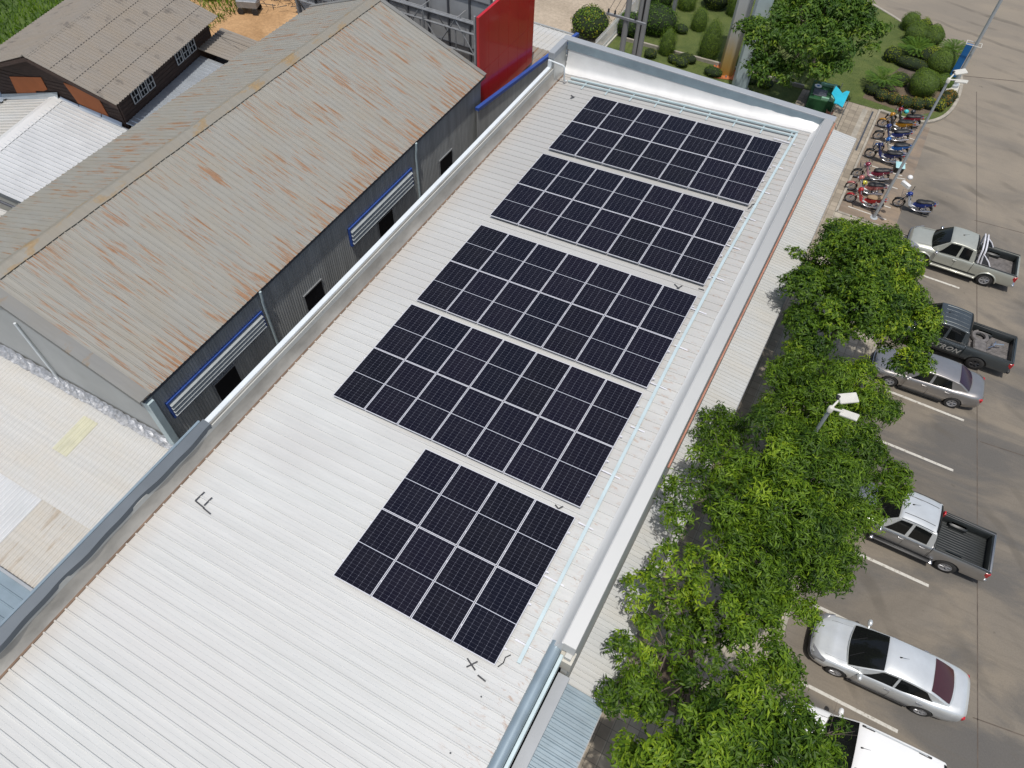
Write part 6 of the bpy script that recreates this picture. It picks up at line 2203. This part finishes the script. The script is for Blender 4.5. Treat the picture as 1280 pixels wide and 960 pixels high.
def bush(name, label, c, rx, ry, rz_, seed, m, shape='ball', dens=260, leaf=.07, group=None, cat='shrub', tmean=.42, loose=.06):
    if loose < .1: dens, leaf, rx, ry, rz_ = 520, .05, rx * .82, ry * .82, rz_ * .86
    rg = np.random.default_rng(seed)
    t = thing(name, label, cat, (c[0], c[1], .1), 0, group)
    n = int(dens * 4 * (rx * ry + rx * rz_ + ry * rz_) / 3 * 3.1)
    u = rg.normal(size=(n, 3)); u /= np.linalg.norm(u, axis=1, keepdims=True)
    u[:, 2] = np.where(u[:, 2] < -.75, -u[:, 2], u[:, 2])
    wob = 1 + .05 * np.sin(u[:, 0] * 5 + seed) + .05 * np.sin(u[:, 1] * 6 + seed * 2) + .03 * np.sin(u[:, 2] * 9)
    rad = (wob * (1 - np.abs(rg.normal(size=n)) * loose))[:, None]
    if shape == 'cone':
        zz = rg.uniform(0, 1, n) ** .9
        prof = np.sin(np.minimum(1, (zz * .95 + .12)) * math.pi) ** .5 * (1 - zz) ** .12
        prof = np.where(zz < .35, .86 + .4 * zz, (1 - ((zz - .35) / .65) ** 2.0) ** .62)
        th = rg.uniform(0, 2 * math.pi, n)
        p = np.stack([np.cos(th) * rx * prof, np.sin(th) * ry * prof, zz * rz_ * 2], 1)
        u = np.stack([np.cos(th), np.sin(th), zz * .8], 1); u /= np.linalg.norm(u, axis=1, keepdims=True)
        p = p * rad
        cz = 0
    else:
        p = u * np.array([rx, ry, rz_]) * rad
        cz = rz_ * .82
    cc = np.array([c[0], c[1], .1 + cz])
    P_ = p + cc
    tint = np.clip(rg.normal(tmean, .12, n) + .06 * np.sin(p[:, 0] * 7 + seed), 0, 1)
    d = rg.normal(size=(n, 3))
    d -= u * (d * u).sum(1, keepdims=True) * .75
    d += u * .25
    ln = leaf * rg.uniform(.7, 1.4, n)
    leaf_mesh('foliage', P_, d, u + rg.normal(size=(n, 3)) * .3, ln, ln * .6, tint, m, t, (c[0], c[1], .1), .15, .1)
    mb = MB()
    if shape == 'cone':
        mb.lathe([(rx * .72, .02), (rx * .86, rz_ * .5), (rx * .84, rz_ * .8), (rx * .62, rz_ * 1.4), (rx * .25, rz_ * 1.85), (.02, rz_ * 1.93)], (0, 0, 0), 16, 'z')
    else:
        mb.ball((0, 0, cz), rx * .92, ry * .92, rz_ * .92, 16, 10)
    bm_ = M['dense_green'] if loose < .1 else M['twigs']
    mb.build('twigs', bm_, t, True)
    mb = MB(); mb.tube((0, 0, -.05), (0, 0, .4), .05, .04, 6); mb.build('stem', M['bark'], t)
    return t
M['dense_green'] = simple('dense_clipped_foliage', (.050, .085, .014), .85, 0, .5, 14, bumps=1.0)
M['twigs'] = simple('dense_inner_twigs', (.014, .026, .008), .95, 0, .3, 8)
GT = 'clipped round shrubs'
TP = M['leaf_topiary']
k = 0
for (q, r, h, lab) in (((3.32, 50.89, 0.00), .78, .72, 'clipped round shrub farthest from the motorcycles, at the road edge'),
                    ((3.45, 51.92, 0.00), .95, .85, 'clipped round shrub nearest the top of the trio by the road'),
                    ((4.48, 52.07, 0.00), .92, .85, 'clipped round shrub on the right of the trio by the road'),
                    ((5.65, 48.88, 0.00), 1.22, .95, 'large clipped dome shrub beside the banner pole'),
                    ((5.01, 45.72, 0.00), 1.15, .95, 'large clipped dome shrub directly behind the parked motorcycles')):
    if k == 0: q = (2.82, 53.51, 0.00)
    bush('round_shrub', lab, q, r, r, h, 50 + k, TP, dens=230, leaf=.075, group=GT)
    k += 1
bush('round_shrub', 'low dark shrub squeezed between the two large clipped domes', (6.16, 47.04, 0.00), .75, .75, .6, 57, TP, group=GT)
bush('lime_shrub', 'lime yellow loose shrub behind the large dome beside the banner pole', (4.92, 49.56, 0.00), .85, .8, .62, 58, M['leaf_lime'], tmean=.6, loose=.15)
bush('lime_shrub', 'small lime shrub peeking out between the trio of clipped shrubs', (3.71, 52.81, 0.00), .6, .6, .7, 59, M['leaf_lime'], tmean=.5, loose=.15)
bush('lime_shrub', 'small yellow green shrub standing alone by the low garden wall', (2.55, 48.69, 0.00), .55, .5, .5, 60, M['leaf_lime'], tmean=.5, loose=.18)
bush('lime_shrub', 'yellow green shrub between the garden path and the cycad', (3.63, 46.15, 0.00), .6, .55, .38, 61, M['leaf_lime'], tmean=.35, loose=.2)
# flower hedge curving along the kerb
for i, (u_, lab) in enumerate((((3.03, 43.72, 0.00), 'orange flowering hedge clump, first from the building'), ((3.72, 43.73, 0.00), 'orange flowering hedge clump, second from the building'), ((4.40, 43.74, 0.00), 'orange flowering hedge clump, third from the building'), ((5.09, 43.95, 0.00), 'orange flowering hedge clump, fourth from the building'), ((5.74, 44.34, 0.00), 'yellow orange flowering clump, fifth from the building'), ((6.30, 44.48, -0.00), 'bright yellow clump near the bend of the kerb'), ((6.55, 45.23, 0.00), 'bright orange flowering clump at the bend of the kerb'), ((6.73, 45.94, -0.00), 'red orange flowering clump next to the plinth'))):
    bush('flower_clump', lab, u_, .48, .42, .34, 70 + i, M['leaf_flower'] if i not in (4, 5) else M['leaf_yellow'], dens=330, leaf=.07, group='flowering hedge clumps', tmean=.52 if i < 4 else .66, loose=.25, cat='flowers')
bush('low_hedge', 'low dark flowering hedge between the cycad and the dome shrubs', (3.95, 48.41, 0.00), 1.15, .45, .38, 80, M['leaf_flower'], dens=300, leaf=.07, tmean=.30, loose=.25, cat='hedge')

def cycad(label, c, r, h, seed, nf=22):
    rg = random.Random(seed)
    t = thing('cycad', label, 'palm', (c[0], c[1], .1), 0, 'cycads in the garden')
    mb = MB(); mb.lathe([(.16, 0), (.19, .15), (.14, .42), (.05, .5)], (0, 0, 0), 10, 'z'); mb.build('trunk', M['bark'], t, 50)
    C_, D_, U_, L_, W_, T_ = [], [], [], [], [], []
    for i in range(nf):
        a = 2 * math.pi * i / nf + rg.uniform(-.15, .15)
        el = rg.uniform(.25, 1.15)
        for k in range(16):
            s_ = .12 + .88 * k / 15
            x = r * s_ * math.cos(el * (1 - s_ * .45)) ; z = .4 + r * s_ * math.sin(el) * (1 - .55 * s_)
            p = np.array([x * math.cos(a), x * math.sin(a), z])
            for sg in (-1, 1):
                dd = np.array([math.cos(a + sg * .95), math.sin(a + sg * .95), .15])
                C_.append(p); D_.append(dd); U_.append([0, 0, 1]); L_.append(.34 * (1 - .55 * abs(s_ - .45))); W_.append(.05); T_.append(rg.uniform(.2, .7))
    leaf_mesh('fronds', np.array(C_), np.array(D_), np.array(U_, float), np.array(L_), np.array(W_), np.array(T_), M['leaf_ficus'], t, None, .1, .1)
cycad('cycad with arching dark fronds between the trio of shrubs and the low hedge', (3.85, 50.05, 0.00), 1.15, .8, 5, 26)
cycad('cycad with arching dark fronds beside the blue banner', (6.01, 51.36, 0.00), .95, .8, 6)
cycad('cycad with arching dark fronds nearest the green stall', (2.67, 44.94, 0.00), 1.15, .8, 7, 26)
bush('low_shrub', 'low rusty tinted shrub left of the cycad nearest the green stall', (2.35, 44.12, 0.00), .55, .5, .4, 92, M['leaf_flower'], tmean=.3, loose=.3)

GC = 'topiary cones on the lawn'
bush('topiary_cone', 'clipped egg shaped cone standing left on the lawn behind the parapet', (-10.55, 41.76, 0.00), .72, .72, .98, 31, TP, 'cone', dens=260, leaf=.07, group=GC)
bush('topiary_cone', 'tall clipped cone, largest one in front of the pale pylon', (-8.00, 42.74, 0.00), .92, .92, 1.42, 32, TP, 'cone', dens=260, leaf=.07, group=GC)
bush('topiary_cone', 'smaller clipped cone just behind the largest one', (-9.80, 45.80, 0.00), .72, .72, .85, 33, TP, 'cone', dens=260, leaf=.07, group=GC)
bush('topiary_cone', 'clipped cone at the far top edge of the lawn', (-11.53, 48.06, 0.00), .85, .85, .85, 34, TP, 'cone', dens=240, leaf=.07, group=GC)
bush('topiary_cone', 'narrow clipped cone at the far edge beside the pylon', (-8.34, 48.98, 0.00), .7, .7, 1.2, 38, TP, 'cone', dens=240, leaf=.07, group=GC)
bush('hedge_shrub', 'wide rough dark hedge shrub behind the utility poles', (-12.27, 44.03, 0.00), 1.5, 1.2, .95, 35, M['leaf_ficus'], dens=170, leaf=.11, loose=.2)
bush('hedge_shrub', 'dark green shrub left of the utility poles', (-13.70, 42.67, 0.00), 1.0, .9, .8, 36, M['leaf_ficus'], dens=180, leaf=.10, loose=.2)
bush('hedge_shrub', 'dark green shrub at the top between the utility poles', (-13.33, 47.22, 0.00), 1.1, 1.0, 1.0, 37, M['leaf_ficus'], dens=180, leaf=.10, loose=.2)
bush('hedge_shrub', 'pinkish grey leaved shrub at the top of the lawn left of the pylon', (-9.84, 49.37, 0.00), 1.1, 1.0, .95, 39, M['leaf_flower'], dens=180, leaf=.10, loose=.25, tmean=.35)
bush('yellow_flower_shrub', 'loose shrub with yellow flowers at the back left parapet corner', (-15.94, 41.30, 0.00), 1.35, 1.25, .95, 40, M['leaf_yellow'], dens=190, leaf=.12, loose=.25, tmean=.5)
for i, (q, lab) in enumerate((((-11.27, 40.75, 0.00), 'small rusty shrub at the foot of the utility poles'), ((-9.62, 40.97, 0.00), 'low pale shrub just beyond the parapet, left one'), ((-8.98, 41.47, 0.00), 'dark red leaved low shrub between the two topiary cones'), ((-9.12, 40.82, 0.00), 'tiny light green shrub beside the dark red one'), ((-10.69, 44.76, 0.00), 'tiny round plant alone on the lawn'), ((-6.99, 40.81, 0.00), 'tiny dark shrub at the foot of the rusty pylon'), ((-4.64, 41.27, 0.00), 'shrub under the garden tree beside the second pylon'), ((-3.70, 41.31, 0.00), 'light shrub under the left side of the garden tree'))):
    bush('low_shrub', lab, q, .45 + .1 * (i % 3), .42, .30, 100 + i, [M['leaf_flower'], M['leaf_lime'], M['leaf_flower'], M['leaf_lime'], M['leaf_topiary'], M['leaf_topiary'], M['leaf_ficus'], M['leaf_lime']][i], loose=.25, tmean=.3, group='small shrubs on the lawn')

# lawn and field grass
def grass(name, label, pts_fn, n, seed, h, m):
    rg = np.random.default_rng(seed)
    P_ = pts_fn(rg, n)
    k = len(P_)
    d = rg.normal(size=(k, 3)) * .45; d[:, 2] = 1
    ln = h * rg.uniform(.5, 1.3, k)
    patchy = .45 + .22 * np.sin(P_[:, 0] * 1.3) * np.cos(P_[:, 1] * .9) + rg.normal(size=k) * .14
    o = leaf_mesh(name, P_, d, rg.normal(size=(k, 3)), ln, ln * .16, np.clip(patchy, 0, 1), m, None, None, .1, .35)
    tag(o, label, 'grass'); o['kind'] = 'stuff'
def inlawn(rg, n):
    x = rg.uniform(-14, 7.2, n); y = rg.uniform(37.5, 57, n)
    poly = [(p[0], p[1]) for p in gp] + [(-14.2, 58.5), (-14.2, 38), (-6, 37), (-1.5, 37), (-1.5, 42.4)]
    ins = np.zeros(n, bool)
    j = len(poly) - 1
    for i in range(len(poly)):
        xi, yi = poly[i]; xj, yj = poly[j]
        c = ((yi > y) != (yj > y)) & (x < (xj - xi) * (y - yi) / ((yj - yi) + 1e-12) + xi)
        ins ^= c
        j = i
    bed = (x > 2.2) & (x < 6.4) & (y > 43) & (y < 47.5)
    ins &= ~bed
    return np.stack([x[ins], y[ins], np.full(ins.sum(), .095)], 1)
grass('lawn_grass', 'short mown grass of the garden lawn', inlawn, 60000, 1, .055, M['leaf_fresh'])
def infield(rg, n):
    x = rg.uniform(-70, -37.8, n); y = rg.uniform(8, 50, n)
    return np.stack([x, y, np.zeros(n)], 1)
grass('field_grass', 'tall rough green grass in the field left of the timber house', infield, 60000, 2, .42, M['leaf_fresh'])
bush('wild_bush', 'dark wild bush at the top behind the timber house', (-41.30, 32.38, 0.00), 1.8, 1.3, .9, 120, M['leaf_ficus'], dens=120, leaf=.14, loose=.25)
bush('wild_bush', 'dark wild bush beside the brush heap', (-37.34, 35.38, 0.00), 2.4, 1.2, .8, 121, M['leaf_ficus'], dens=120, leaf=.14, loose=.25)
